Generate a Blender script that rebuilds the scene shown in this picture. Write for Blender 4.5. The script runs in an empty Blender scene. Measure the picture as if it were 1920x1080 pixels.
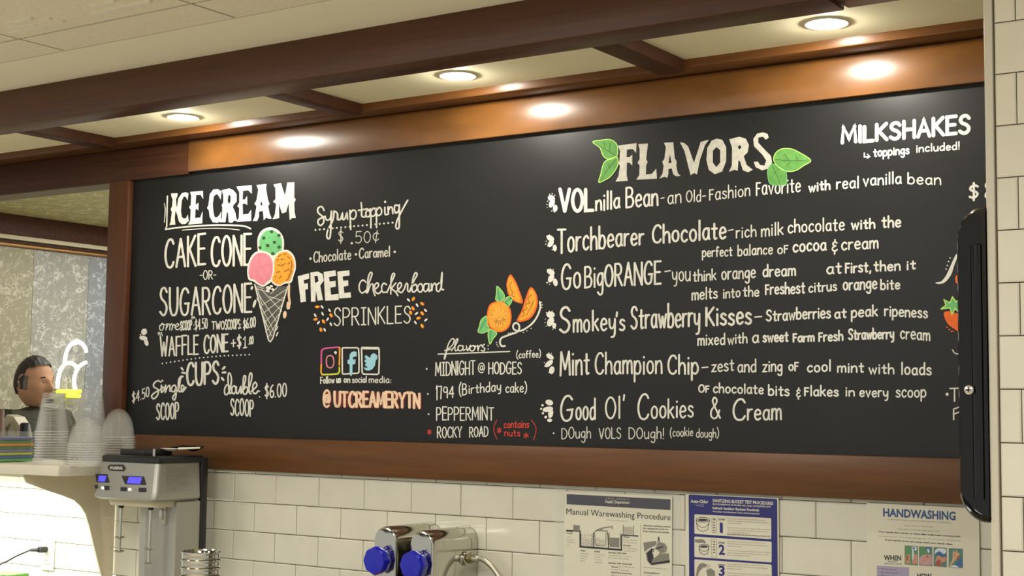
import bpy, bmesh, math, random
from mathutils import Vector, Matrix
from mathutils.geometry import tessellate_polygon
random.seed(7)
PI = math.pi
SC = bpy.context.scene
COL = SC.collection

# ------------------------------------------------------------------ camera
CZ = 1.62            # eye height above the floor
D = 3.87             # distance from the menu wall (plane y = 0)
F = 2734.6           # focal length in pixels of a 1920 wide frame
R = ((0.8295132890592922, 0.5583553508005995, 0.01212458272990159),
     (-0.03566703331336023, 0.0746286643115519, -0.9965733416049706),
     (-0.5573468991648365, 0.826238382487411, 0.08182034768887518))
cam = bpy.data.objects.new('camera', bpy.data.cameras.new('camera'))
COL.objects.link(cam)
m = Matrix(((R[0][0], -R[1][0], -R[2][0], 0.0),
            (R[0][1], -R[1][1], -R[2][1], -D),
            (R[0][2], -R[1][2], -R[2][2], CZ),
            (0, 0, 0, 1)))
cam.matrix_world = m
cam.data.sensor_width = 36.0
cam.data.lens = F / 1920 * 36
cam.data.clip_start = 0.05
SC.camera = cam

# ------------------------------------------------------------------ world, lights, exposure
W = bpy.data.worlds.new('world'); SC.world = W
W.use_nodes = True
bg = W.node_tree.nodes['Background']
bg.inputs[0].default_value = (1.0, 0.98, 0.92, 1)
bg.inputs[1].default_value = 0.62
SC.view_settings.view_transform = 'Standard'
SC.view_settings.look = 'None'
SC.view_settings.exposure = 0.0
SC.view_settings.gamma = 1.0
SC.view_settings.use_curve_mapping = False
SC.cycles.transparent_max_bounces = 48
SC.cycles.max_bounces = 8

def area(name, loc, size, power, col=(1, .9, .74), target=None, shape='RECTANGLE', spread=PI):
    L = bpy.data.lights.new(name, 'AREA'); L.shape = shape
    L.size = size[0]; L.size_y = size[1]; L.energy = power; L.color = col; L.spread = spread
    o = bpy.data.objects.new(name, L); COL.objects.link(o); o.location = loc
    d = Vector(target if target else (loc[0], loc[1], loc[2] - 1)) - Vector(loc)
    o.rotation_euler = d.to_track_quat('-Z', 'Y').to_euler()
    return o
# added fill lights out of view, in place of the shop's ceiling lamps
for i, (x, y) in enumerate(((-4.6, -3.2), (-2.2, -3.2), (0.2, -3.2), (-3.4, -5.6), (-1.0, -5.6))):
    area('room_fill_light', (x, y, CZ + 1.05), (.6, 1.2), 38, (1, .985, .94))
area('room_fill_light', (-2.6, -2.0, CZ + 1.05), (1.2, .6), 16, (1, .95, .85))  # extra fill added to brighten the shelf's side panel
# added point fill beyond the opening, hidden by the menu wall, brightens its ceiling
Ls = bpy.data.lights.new('side_room_fill_point', 'POINT'); Ls.energy = 22; Ls.color = (1, .97, .9); Ls.shadow_soft_size = .15
lso = bpy.data.objects.new('side_room_fill_point', Ls); COL.objects.link(lso); lso.location = (-5.0, 1.5, CZ + .2)
# strip lamp under the shelf at the far left
area('shelf_strip_light', (-5.15, -.27, CZ - .285), (1.2, .09), 19, (1.0, 1.0, .90))
# added area fill, unseen, for the space beyond the opening
area('side_room_fill_area', (-5.7, 1.6, CZ + .98), (.8, 1.6), 22, (1, .97, .90))

# ------------------------------------------------------------------ unprojection of photograph points onto real planes
def ray(u, v):
    c = (u - 960, v - 540, F)
    return Vector([sum(R[i][j] * c[i] for i in range(3)) for j in range(3)])
def on_y(u, v, y=0.0):
    d = ray(u, v); t = (D + y) / d.y
    return Vector((d.x * t, y, CZ + d.z * t))
def on_z(u, v, z):
    d = ray(u, v); t = z / d.z
    return Vector((d.x * t, -D + d.y * t, CZ + z))
def on_x(u, v, x):
    d = ray(u, v); t = x / d.x
    return Vector((x, -D + d.y * t, CZ + d.z * t))

# ------------------------------------------------------------------ materials
def srgb(r, g, b):
    f = lambda c: (c / 255 / 12.92) if c / 255 <= .04045 else ((c / 255 + .055) / 1.055) ** 2.4
    return (f(r), f(g), f(b), 1)
def mat(name, col, rough=.5, metal=0, spec=.5, coat=0, emit=None, es=0, noise=None, bump=None):
    M = bpy.data.materials.new(name); M.use_nodes = True
    nt = M.node_tree; b = nt.nodes['Principled BSDF']
    b.inputs['Base Color'].default_value = col
    b.inputs['Roughness'].default_value = rough
    b.inputs['Metallic'].default_value = metal
    b.inputs['Specular IOR Level'].default_value = spec
    b.inputs['Coat Weight'].default_value = coat
    if emit: b.inputs['Emission Color'].default_value = emit; b.inputs['Emission Strength'].default_value = es
    if noise:      # (scale vec, amount)
        (sx, sy, sz), amt = noise[:2]
        tc = nt.nodes.new('ShaderNodeTexCoord'); mp = nt.nodes.new('ShaderNodeMapping')
        geo = nt.nodes.new('ShaderNodeNewGeometry')
        mp.inputs['Scale'].default_value = (sx, sy, sz)
        nt.links.new(geo.outputs['Position'], mp.inputs[0])
        n = nt.nodes.new('ShaderNodeTexNoise'); n.inputs['Scale'].default_value = 1; n.inputs['Detail'].default_value = 5
        nt.links.new(mp.outputs[0], n.inputs['Vector'])
        r = nt.nodes.new('ShaderNodeValToRGB')
        r.color_ramp.elements[0].position = .3; r.color_ramp.elements[1].position = .7
        c = col
        r.color_ramp.elements[0].color = tuple(k * (1 - amt) for k in c[:3]) + (1,)
        r.color_ramp.elements[1].color = tuple(min(1, k * (1 + amt)) for k in c[:3]) + (1,)
        nt.links.new(n.outputs['Fac'], r.inputs[0]); nt.links.new(r.outputs[0], b.inputs['Base Color'])
        if bump:
            bp = nt.nodes.new('ShaderNodeBump'); bp.inputs['Strength'].default_value = bump
            bp.inputs['Distance'].default_value = .002
            nt.links.new(n.outputs['Fac'], bp.inputs['Height']); nt.links.new(bp.outputs[0], b.inputs['Normal'])
    return M
M = {}
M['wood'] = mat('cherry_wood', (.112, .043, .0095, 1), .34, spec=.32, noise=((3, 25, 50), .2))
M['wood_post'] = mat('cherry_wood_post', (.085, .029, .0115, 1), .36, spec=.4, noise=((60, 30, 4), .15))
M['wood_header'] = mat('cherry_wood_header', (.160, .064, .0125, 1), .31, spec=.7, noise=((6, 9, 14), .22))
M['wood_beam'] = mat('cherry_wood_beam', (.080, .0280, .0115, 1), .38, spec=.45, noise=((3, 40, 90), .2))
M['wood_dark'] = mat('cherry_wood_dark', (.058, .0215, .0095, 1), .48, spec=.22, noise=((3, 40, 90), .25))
M['board'] = mat('chalkboard_black', (.0095, .0098, .0095, 1), .42, spec=.30, noise=((3, 3, 3), .12))
M['tile'] = mat('glazed_tile', srgb(214, 210, 192), .12, spec=.5, noise=((7, 7, 9), .035))
M['grout'] = mat('grout', srgb(120, 112, 92), .9)
M['trim'] = mat('tile_trim', srgb(196, 190, 172), .4)
M['gap'] = mat('dark_gap', srgb(58, 54, 44), .9)
M['paint'] = mat('ceiling_paint', srgb(236, 229, 204), .85)
M['paint_dark'] = mat('coffer_paint', srgb(240, 232, 196), .8)
M['actile'] = mat('acoustic_tile', srgb(226, 218, 196), .95, noise=((90, 90, 90), .07), bump=.3)
M['plainwall'] = mat('wall_paint', srgb(205, 195, 165), .8)
M['floor'] = mat('floor_tile', srgb(205, 192, 165), .5, noise=((4, 4, 4), .1))
M['chalk'] = mat('chalk_white', srgb(222, 220, 208), .75, noise=((35, 35, 35), .14))
M['chalk_bright'] = mat('chalk_bright', srgb(232, 230, 220), .75, noise=((40, 40, 40), .08))
M['chalk_grey'] = mat('chalk_grey', srgb(206, 203, 190), .8, noise=((60, 60, 60), .12))
M['chalk_green'] = mat('chalk_green', srgb(98, 158, 74), .75, noise=((50, 50, 50), .18))
M['chalk_mint'] = mat('chalk_mint', srgb(110, 190, 120), .75, noise=((50, 50, 50), .14))
M['chalk_lime'] = mat('chalk_lime', srgb(190, 235, 120), .75)
M['chalk_pink'] = mat('chalk_pink', srgb(228, 135, 150), .75, noise=((45, 45, 45), .12))
M['chalk_orange'] = mat('chalk_orange', srgb(242, 165, 45), .75, noise=((50, 50, 50), .14))
M['chalk_deep'] = mat('chalk_deep_orange', srgb(240, 110, 40), .75, noise=((50, 50, 50), .12))
M['chalk_peach'] = mat('chalk_peach', srgb(240, 205, 172), .75, noise=((30, 30, 30), .16))
M['chalk_red'] = mat('chalk_red', srgb(205, 60, 48), .75)
M['chalk_rust'] = mat('chalk_rust', srgb(110, 30, 18), .75)
M['chalk_blue'] = mat('chalk_blue', srgb(160, 212, 226), .75)
M['chalk_brown'] = mat('chalk_brown', srgb(120, 65, 25), .75)
M['chalk_dkgreen'] = mat('chalk_dark_green', srgb(42, 74, 42), .75)
M['chalk_magenta'] = mat('chalk_magenta', srgb(215, 90, 150), .75)
M['chalk_yellow'] = mat('chalk_yellow', srgb(215, 215, 70), .75)
M['steel'] = mat('stainless_steel', (.62, .60, .54, 1), .3, metal=1)
M['steel_dull'] = mat('brushed_steel', (.42, .41, .36, 1), .42, metal=.75)
M['chrome'] = mat('chrome', (.56, .55, .49, 1), .10, metal=1)
M['cream_metal'] = mat('cream_enamel', srgb(196, 188, 158), .4)
M['black'] = mat('black_plastic', (.012, .012, .013, 1), .35)
M['black_gloss'] = mat('glossy_black_plastic', (.004, .004, .0045, 1), .1, spec=.35, coat=.15)
M['blue'] = mat('blue_plastic', srgb(10, 18, 170), .25, coat=.3)
M['screen'] = mat('lit_display', srgb(40, 30, 200), .3, emit=srgb(95, 85, 255), es=1.0)
M['led'] = mat('lit_led', (1, 1, 1, 1), .3, emit=(1, 1, 1, 1), es=3)
M['lamp'] = mat('lamp_glow', (1, 1, 1, 1), .3, emit=(1, .97, .95, 1), es=6)
M['reflector'] = mat('lamp_reflector', (.35, .35, .36, 1), .35, metal=.6)
M['white'] = mat('white_plastic', srgb(228, 224, 206), .4)
M['beige'] = mat('beige_laminate', srgb(214, 202, 174), .5)
M['shelf'] = mat('shelf_white', srgb(222, 216, 196), .4)
M['paper'] = mat('poster_paper', srgb(214, 209, 188), .5, coat=.25)
M['ink'] = mat('black_ink', srgb(42, 42, 46), .6)
M['ink_grey'] = mat('grey_ink', srgb(128, 124, 112), .6)
M['ink_blue'] = mat('blue_ink', srgb(52, 80, 128), .6)
M['ink_navy'] = mat('navy_ink', srgb(28, 28, 108), .35, coat=.25)
M['ink_slate'] = mat('slate_ink', srgb(72, 70, 80), .4, coat=.25)
M['ink_lilac'] = mat('lilac_ink', srgb(160, 152, 176), .5)
M['neon_white'] = mat('neon_white', (1, 1, 1, 1), .3, emit=(1, 1, 1, 1), es=1.5)
M['neon_yellow'] = mat('neon_yellow', (1, 1, .1, 1), .3, emit=(1, .92, .04, 1), es=1.1)
M['rubber'] = mat('black_rubber', (.02, .02, .02, 1), .6)

def clear_mat(name, col, mix, rough=.08):
    m_ = bpy.data.materials.new(name); m_.use_nodes = True
    nt = m_.node_tree; nt.nodes.clear()
    out = nt.nodes.new('ShaderNodeOutputMaterial'); tr = nt.nodes.new('ShaderNodeBsdfTransparent')
    pb = nt.nodes.new('ShaderNodeBsdfPrincipled'); mx = nt.nodes.new('ShaderNodeMixShader')
    pb.inputs['Base Color'].default_value = col; pb.inputs['Roughness'].default_value = rough
    pb.inputs['Specular IOR Level'].default_value = .8
    lw = nt.nodes.new('ShaderNodeLayerWeight'); lw.inputs[0].default_value = .35
    ma = nt.nodes.new('ShaderNodeMath'); ma.operation = 'MULTIPLY_ADD'
    ma.inputs[1].default_value = .34; ma.inputs[2].default_value = mix
    nt.links.new(lw.outputs['Facing'], ma.inputs[0]); nt.links.new(ma.outputs[0], mx.inputs[0])
    nt.links.new(tr.outputs[0], mx.inputs[1]); nt.links.new(pb.outputs[0], mx.inputs[2])
    nt.links.new(mx.outputs[0], out.inputs[0])
    return m_
M['clear'] = clear_mat('clear_plastic', (.62, .62, .58, 1), .01)
M['clear_rim'] = clear_mat('clear_plastic_rim', (.85, .85, .82, 1), .34)
M['film'] = clear_mat('laminate_film', (.85, .84, .78, 1), .06, .15)

def swirl_mat(name, base, line, scale=10):
    m_ = bpy.data.materials.new(name); m_.use_nodes = True
    nt = m_.node_tree; b = nt.nodes['Principled BSDF']; b.inputs['Roughness'].default_value = .55
    geo = nt.nodes.new('ShaderNodeNewGeometry')
    n1 = nt.nodes.new('ShaderNodeTexNoise'); n1.inputs['Scale'].default_value = scale
    n1.inputs['Detail'].default_value = 1.5; n1.inputs['Distortion'].default_value = 1.6
    n2 = nt.nodes.new('ShaderNodeTexNoise'); n2.inputs['Scale'].default_value = scale * 1.7
    n2.inputs['Detail'].default_value = 1; n2.inputs['Distortion'].default_value = 2.2
    nt.links.new(geo.outputs['Position'], n1.inputs['Vector']); nt.links.new(geo.outputs['Position'], n2.inputs['Vector'])
    def band(n, w):
        s = nt.nodes.new('ShaderNodeMath'); s.operation = 'SUBTRACT'; s.inputs[1].default_value = .5
        a = nt.nodes.new('ShaderNodeMath'); a.operation = 'ABSOLUTE'
        r = nt.nodes.new('ShaderNodeMapRange'); r.inputs[1].default_value = w; r.inputs[2].default_value = w * .35
        nt.links.new(n.outputs['Fac'], s.inputs[0]); nt.links.new(s.outputs[0], a.inputs[0]); nt.links.new(a.outputs[0], r.inputs[0])
        return r.outputs[0]
    mx = nt.nodes.new('ShaderNodeMath'); mx.operation = 'MAXIMUM'
    nt.links.new(band(n1, .035), mx.inputs[0]); nt.links.new(band(n2, .03), mx.inputs[1])
    n3 = nt.nodes.new('ShaderNodeTexNoise'); n3.inputs['Scale'].default_value = scale * 2.4
    nt.links.new(geo.outputs['Position'], n3.inputs['Vector'])
    mr = nt.nodes.new('ShaderNodeMapRange'); mr.inputs[1].default_value = .42; mr.inputs[2].default_value = .55
    nt.links.new(n3.outputs['Fac'], mr.inputs[0])
    mm = nt.nodes.new('ShaderNodeMath'); mm.operation = 'MULTIPLY'
    nt.links.new(mx.outputs[0], mm.inputs[0]); nt.links.new(mr.outputs[0], mm.inputs[1])
    mc = nt.nodes.new('ShaderNodeMix'); mc.data_type = 'RGBA'
    mc.inputs['A'].default_value = base; mc.inputs['B'].default_value = line
    nt.links.new(mm.outputs[0], mc.inputs['Factor']); nt.links.new(mc.outputs['Result'], b.inputs['Base Color'])
    return m_
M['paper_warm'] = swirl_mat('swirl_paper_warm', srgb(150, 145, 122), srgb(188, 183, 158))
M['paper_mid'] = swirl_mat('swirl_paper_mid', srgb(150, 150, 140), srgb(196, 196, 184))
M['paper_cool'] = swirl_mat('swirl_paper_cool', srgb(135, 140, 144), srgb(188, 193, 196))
M['paper_olive'] = swirl_mat('swirl_paper_olive', srgb(165, 158, 104), srgb(215, 208, 160), 9)

# ------------------------------------------------------------------ mesh helpers
class MB:
    def __init__(s): s.v = []; s.f = []; s.smooth = False
    def add(s, vs, fs):
        n = len(s.v); s.v += [tuple(p) for p in vs]; s.f += [tuple(i + n for i in f) for f in fs]; return s
    def box(s, x0, x1, y0, y1, z0, z1, b=0.0):
        if b <= 0:
            vs = [(x, y, z) for x in (x0, x1) for y in (y0, y1) for z in (z0, z1)]
            return s.add(vs, [(0, 1, 3, 2), (4, 6, 7, 5), (0, 4, 5, 1), (2, 3, 7, 6), (0, 2, 6, 4), (1, 5, 7, 3)])
        bm = bmesh.new(); bmesh.ops.create_cube(bm, size=1)
        for v in bm.verts:
            v.co = Vector(((x0 + x1) / 2 + v.co.x * (x1 - x0), (y0 + y1) / 2 + v.co.y * (y1 - y0), (z0 + z1) / 2 + v.co.z * (z1 - z0)))
        bmesh.ops.bevel(bm, geom=list(bm.edges), offset=b, segments=2, profile=.5, affect='EDGES')
        return s.bm(bm)
    def bm(s, bm):
        bm.verts.index_update()
        s.add([v.co for v in bm.verts], [[v.index for v in f.verts] for f in bm.faces]); bm.free(); return s
    def prism(s, pts, a0, a1, axis='y'):
        """outline pts (p,q) extruded along axis; y:(x,z) x:(y,z) z:(x,y)"""
        def P(p, a): return {'y': (p[0], a, p[1]), 'x': (a, p[0], p[1]), 'z': (p[0], p[1], a)}[axis]
        n = len(pts)
        vs = [P(p, a0) for p in pts] + [P(p, a1) for p in pts]
        fs = [(i, (i + 1) % n, n + (i + 1) % n, n + i) for i in range(n)]
        tri = tessellate_polygon([[Vector((p[0], p[1], 0)) for p in pts]])
        fs += [tuple(t) for t in tri] + [tuple(n + i for i in t) for t in tri]
        return s.add(vs, fs)
    def lathe(s, prof, c, axis='z', n=32, cap=False):
        cx, cy, cz = c; vs = []; fs = []
        for (r, h) in prof:
            for k in range(n):
                a = 2 * PI * k / n; p, q = r * math.cos(a), r * math.sin(a)
                vs.append({'z': (cx + p, cy + q, cz + h), 'y': (cx + p, cy + h, cz + q), 'x': (cx + h, cy + p, cz + q)}[axis])
        for i in range(len(prof) - 1):
            for k in range(n):
                fs.append((i * n + k, i * n + (k + 1) % n, (i + 1) * n + (k + 1) % n, (i + 1) * n + k))
        if cap: fs += [tuple(range(n)), tuple((len(prof) - 1) * n + k for k in range(n))]
        return s.add(vs, fs)
    def tube(s, pts, r, n=10):
        pts = [Vector(p) for p in pts]; vs = []; fs = []
        rr = r if isinstance(r, (list, tuple)) else [r] * len(pts)
        up = Vector((0, 0, 1))
        for i, p in enumerate(pts):
            t = (pts[min(i + 1, len(pts) - 1)] - pts[max(i - 1, 0)]).normalized()
            u = t.cross(up if abs(t.z) < .95 else Vector((1, 0, 0))).normalized(); w = t.cross(u)
            for k in range(n):
                a = 2 * PI * k / n; vs.append(p + (u * math.cos(a) + w * math.sin(a)) * rr[i])
        for i in range(len(pts) - 1):
            for k in range(n): fs.append((i * n + k, i * n + (k + 1) % n, (i + 1) * n + (k + 1) % n, (i + 1) * n + k))
        fs += [tuple(range(n)), tuple((len(pts) - 1) * n + k for k in range(n))]
        return s.add(vs, fs)
    def build(s, name, m_, parent=None, smooth=False):
        off = wloc(parent) if parent else Vector((0, 0, 0))
        me = bpy.data.meshes.new(name)
        me.from_pydata([tuple(Vector(p) - off) for p in s.v], [], s.f); me.validate()
        bm = bmesh.new(); bm.from_mesh(me); bmesh.ops.recalc_face_normals(bm, faces=bm.faces)
        bm.to_mesh(me); bm.free()
        if smooth:
            me.polygons.foreach_set('use_smooth', [True] * len(me.polygons))
            try: me.set_sharp_from_angle(angle=math.radians(42))
            except Exception: pass
        me.materials.append(m_)
        o = bpy.data.objects.new(name, me); COL.objects.link(o)
        if parent: o.parent = parent
        return o
def wloc(o):
    v = Vector((0, 0, 0))
    while o: v += o.location; o = o.parent
    return v
def tag(o, label=None, cat=None, group=None, kind=None):
    for k, v in (('label', label), ('category', cat), ('group', group), ('kind', kind)):
        if v: o[k] = v
    return o
def thing(name, label, cat, loc=(0, 0, 0), group=None):
    o = bpy.data.objects.new(name, None); COL.objects.link(o); o.location = loc
    o.empty_display_size = .05
    return tag(o, label, cat, group)
def copy_tree(o, loc=None, parent=None):
    c = o.copy(); COL.objects.link(c); c.parent = parent
    if loc is not None: c.location = loc
    for ch in o.children: copy_tree(ch, None, c)
    return c
def box(name, m_, x0, x1, y0, y1, z0, z1, parent=None, b=0.0):
    return MB().box(x0, x1, y0, y1, CZ + z0, CZ + z1, b).build(name, m_, parent, smooth=b > 0)
def struct(o, label=None): return tag(o, label, None, None, 'structure')

# ================================================================== the setting
# z values below are relative to the eye height CZ
CEIL = 1.07
struct(box('floor', M['floor'], -8, 3, -7, 4, -CZ - .05, -CZ))
wb = MB()
wb.box(-6.62, -.80, .012, .12, 0, CZ - .245)                 # below opening and board
wb.box(-4.53, -.80, .012, .12, CZ - .245, CZ + CEIL)         # behind the board
wb.box(-6.62, -4.53, .012, .12, CZ + .872, CZ + CEIL)        # above the opening
wall = struct(wb.build('wall_back', M['grout']), 'back wall clad in cream subway tiles below the menu board')
TW, TH, G = .2034, .1031, .0022
def tile(parent, x0, x1, z0, z1, yb, cache={}):
    w = round(x1 - x0 - G, 4); h = round(z1 - z0 - G, 4)
    if w < .004 or h < .004: return
    key = (w, h)
    if key not in cache:
        t, b = .0085, .0032
        bb = min(b, w / 3, h / 3)
        o_ = [(0, 0), (w, 0), (w, h), (0, h)]; i_ = [(bb, bb), (w - bb, bb), (w - bb, h - bb), (bb, h - bb)]
        vs = [(p[0], 0, p[1]) for p in o_] + [(p[0], -t + .002, p[1]) for p in o_] + [(p[0], -t, p[1]) for p in i_]
        fs = [(4, 5, 9, 8), (5, 6, 10, 9), (6, 7, 11, 10), (7, 4, 8, 11), (8, 9, 10, 11),
              (0, 1, 5, 4), (1, 2, 6, 5), (2, 3, 7, 6), (3, 0, 4, 7), (3, 2, 1, 0)]
        me = bpy.data.meshes.new('tile'); me.from_pydata(vs, [], fs); me.materials.append(M['tile'])
        cache[key] = me
    o = bpy.data.objects.new('tile', cache[key]); COL.objects.link(o)
    off = wloc(parent)
    o.location = (x0 + G / 2 - off.x, yb - off.y, CZ + z0 + G / 2 - off.z); o.parent = parent
    o.rotation_euler = (random.uniform(-.003, .003), 0, random.uniform(-.003, .003))
ztop = -.249
for r in range(-1, 5):
    z1 = ztop - TH * r; z0 = z1 - TH
    if r == -1: z1 = -.2345
    x0g = -1.584 if r % 2 == 0 else -1.482
    k = -23
    while True:
        a = x0g + TW * k; b = a + TW; k += 1
        if a > -.83: break
        if a < -5.75: continue
        tile(wall, a, min(b, -.82), z0, z1, .0118)

# pier of tiles at the right, nearer to the camera
pier = struct(MB().box(-.805, -.10, -1.0 + .012, .0, 0, CZ + 1.07).build('wall_right', M['grout']), 'tiled pier at the right, facing the camera')
tr = MB().box(-.817, -.8005, -1.0005, -.97, CZ - 1.4, CZ + 1.065, .002)
struct(tr.build('trim_1', M['trim']), 'slim grey metal edge trim at the corner of the tiled pier')
for r in range(-4, 14):
    z1 = .769 + TH * 3 - TH * r; z0 = z1 - TH
    if z1 < -.75: break
    z1 = min(z1, 1.068)
    row_half = (r % 2 == 0)
    a = -.798
    edges = [a, -.7565] if row_half else [a]
    x = -.7565 if row_half else -.7565 + TW / 2
    if not row_half: edges.append(x)
    while x < -.15: x += TW; edges.append(min(x, -.10))
    if row_half is False: pass
    for e0, e1 in zip(edges[:-1], edges[1:]): tile(pier, e0, e1, z0, z1, -.9885)

# ceiling: painted border band, acoustic tiles beyond
ceil = struct(MB().box(-8, 3, -7, 0.12, CZ + CEIL + .012, CZ + CEIL + .08).build('ceiling', M['gap']), 'ceiling of white acoustic tiles in a grid')
box('border_band', M['paint'], -8, -.8, -1.000, -.60, CEIL, CEIL + .012, ceil)
ya, yb_ = -1.003, -1.172
x = -2.868
xs = [x + .722 * k for k in range(-7, 8)]
def ctile(x0, x1, y0, y1, name='ceiling_tile', m_=None):
    return MB().box(x0 + .005, x1 - .005, y0 + .005, y1 - .005, CZ + CEIL, CZ + CEIL + .01).build(name, m_ or M['actile'], ceil)
for a, b in zip(xs[:-1], xs[1:]):
    ctile(a, b, yb_, ya)
    for r in range(4):
        y1 = yb_ - .61 * r; ctile(a, b, y1 - .61, y1)
# reflected light streaks on the ceiling, built as narrow raised white bars
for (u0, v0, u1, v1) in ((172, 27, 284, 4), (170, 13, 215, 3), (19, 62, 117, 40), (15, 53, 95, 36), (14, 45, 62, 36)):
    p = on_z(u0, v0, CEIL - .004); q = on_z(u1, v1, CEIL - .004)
    MB().box(p.x, q.x, p.y - .006, p.y + .006, CZ + CEIL - .006, CZ + CEIL + .002).build('reflection_streak', M['white'], ceil)

# coffer above the menu board
XL, XR = -7.0, -.80
coffer = tag(thing('ceiling_coffer', 'cherry wood ceiling coffer with cream panels above the menu board', 'ceiling coffer', (-3, -.4, CZ + .95)))
box('front_beam', M['wood_beam'], XL, -1.252, -.737, -.615, .950, CEIL, coffer, .004)
box('front_beam', M['wood_beam'], -1.250, XR, -.737, -.602, .958, CEIL, coffer, .003)
box('back_rail', M['wood'], XL, XR, -.107, .0, .997, CEIL, coffer, .004)
rungs = [(-5.69, -5.61), (-4.483, -4.403), (-3.243, -3.163), (-2.022, -1.938)]
for a, b in rungs: box('crossbar', M['wood_dark'], a, b, -.615, -.107, .985, CEIL, coffer, .002)
lights = {1: (-3.862, -.262), 2: (-2.630, -.285), 3: (-1.433, -.275)}
PZ = 1.023
def holed_panel(x0, x1, y0, y1, hole, rad):
    out = [Vector((x0, y0, 0)), Vector((x1, y0, 0)), Vector((x1, y1, 0)), Vector((x0, y1, 0))]
    loops = [out]
    if hole: loops.append([Vector((hole[0] + rad * math.cos(-2 * PI * k / 32), hole[1] + rad * math.sin(-2 * PI * k / 32), 0)) for k in range(32)])
    flat = [p for l in loops for p in l]
    mb = MB(); mb.add([(p.x, p.y, CZ + PZ) for p in flat], [tuple(t) for t in tessellate_polygon(loops)])
    return mb
segs = [(XL, -5.69), (-5.61, -4.483), (-4.403, -3.243), (-3.163, -2.022), (-1.938, XR)]
holes = [None, None, 1, 2, 3]
for (a, b), h in zip(segs, holes):
    holed_panel(a, b, -.615, -.107, lights.get(h), .049).build('coffer_panel', M['paint_dark'], coffer)
names = {1: 'round recessed downlight at the left, above the ice cream heading', 2: 'round recessed downlight in the middle coffer panel',
         3: 'round recessed downlight at the right, nearest the tiled pier'}
for k, (x, y) in lights.items():
    t = thing('recessed_downlight', names[k], 'ceiling light', (x, y, CZ + PZ), 'downlights in the coffer')
    MB().lathe([(.0490, .004), (.0495, -.003), (.056, -.004), (.060, -.0005)], (x, y, CZ + PZ), n=40).build('trim_ring', M['white'], t, True)
    MB().lathe([(.0488, 0), (.044, .018), (.038, .030)], (x, y, CZ + PZ), n=40).build('reflector', M['reflector'], t, True)
    MB().lathe([(.039, .029), (.025, .025), (.001, .023)], (x, y, CZ + PZ), n=32).build('lamp', M['lamp'], t, True)
    L = bpy.data.lights.new('downlight_lamp', 'POINT'); L.energy = 18; L.color = (1, .94, .83); L.shadow_soft_size = .028
    lo = bpy.data.objects.new('downlight_lamp', L); COL.objects.link(lo); lo.location = (x, y, CZ + PZ + .008)

# wood header, posts, bottom rail = frame of the menu board
board = tag(thing('menu_board', 'long black chalkboard menu in a cherry wood frame with hand-painted lettering', 'menu board', (-2.6, 0, CZ - .24)))
BY = 0.0
box('board_panel', M['board'], -4.41, -.81, BY, .011, -.16, .93, board)
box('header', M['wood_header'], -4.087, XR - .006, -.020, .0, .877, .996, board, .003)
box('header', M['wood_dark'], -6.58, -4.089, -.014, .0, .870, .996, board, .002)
box('post', M['wood_post'], -4.518, -4.405, -.028, .0, -.236, .869, board, .004)
box('bottom_rail', M['wood'], -4.404, XR - .006, -.021, .0, -.238, -.119, board, .003)

# space seen through the opening at the left
XW = -6.6
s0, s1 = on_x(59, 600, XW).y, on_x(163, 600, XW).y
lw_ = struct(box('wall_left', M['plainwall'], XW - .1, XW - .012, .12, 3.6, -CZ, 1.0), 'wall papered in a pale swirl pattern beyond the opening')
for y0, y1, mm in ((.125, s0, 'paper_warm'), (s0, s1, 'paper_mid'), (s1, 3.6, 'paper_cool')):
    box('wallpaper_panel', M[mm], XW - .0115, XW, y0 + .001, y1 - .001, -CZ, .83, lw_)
struct(box('wall_far', M['plainwall'], -6.6, -3.5, 3.6, 3.7, -CZ, 1.0))
struct(box('ceiling_side', M['paper_olive'], -6.7, -3.5, .12, 3.7, 1.0, 1.15), 'olive swirl-papered ceiling beyond the opening')
box('crown_beam', M['wood_dark'], XW - .0005, XW + .05, .125, 3.6, .892, .999, lw_, .003)
box('crown_strip', M['plainwall'], XW - .0005, XW + .035, .125, 3.6, .868, .891, lw_, .002)
box('crown_strip', M['wood_dark'], XW - .0005, XW + .03, .125, 3.6, .848, .861, lw_, .002)
box('crown_strip', mat('gilt_strip', srgb(150, 110, 60), .3, metal=.5), XW - .0005, XW + .025, .125, 3.6, .832, .847, lw_, .002)

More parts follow.
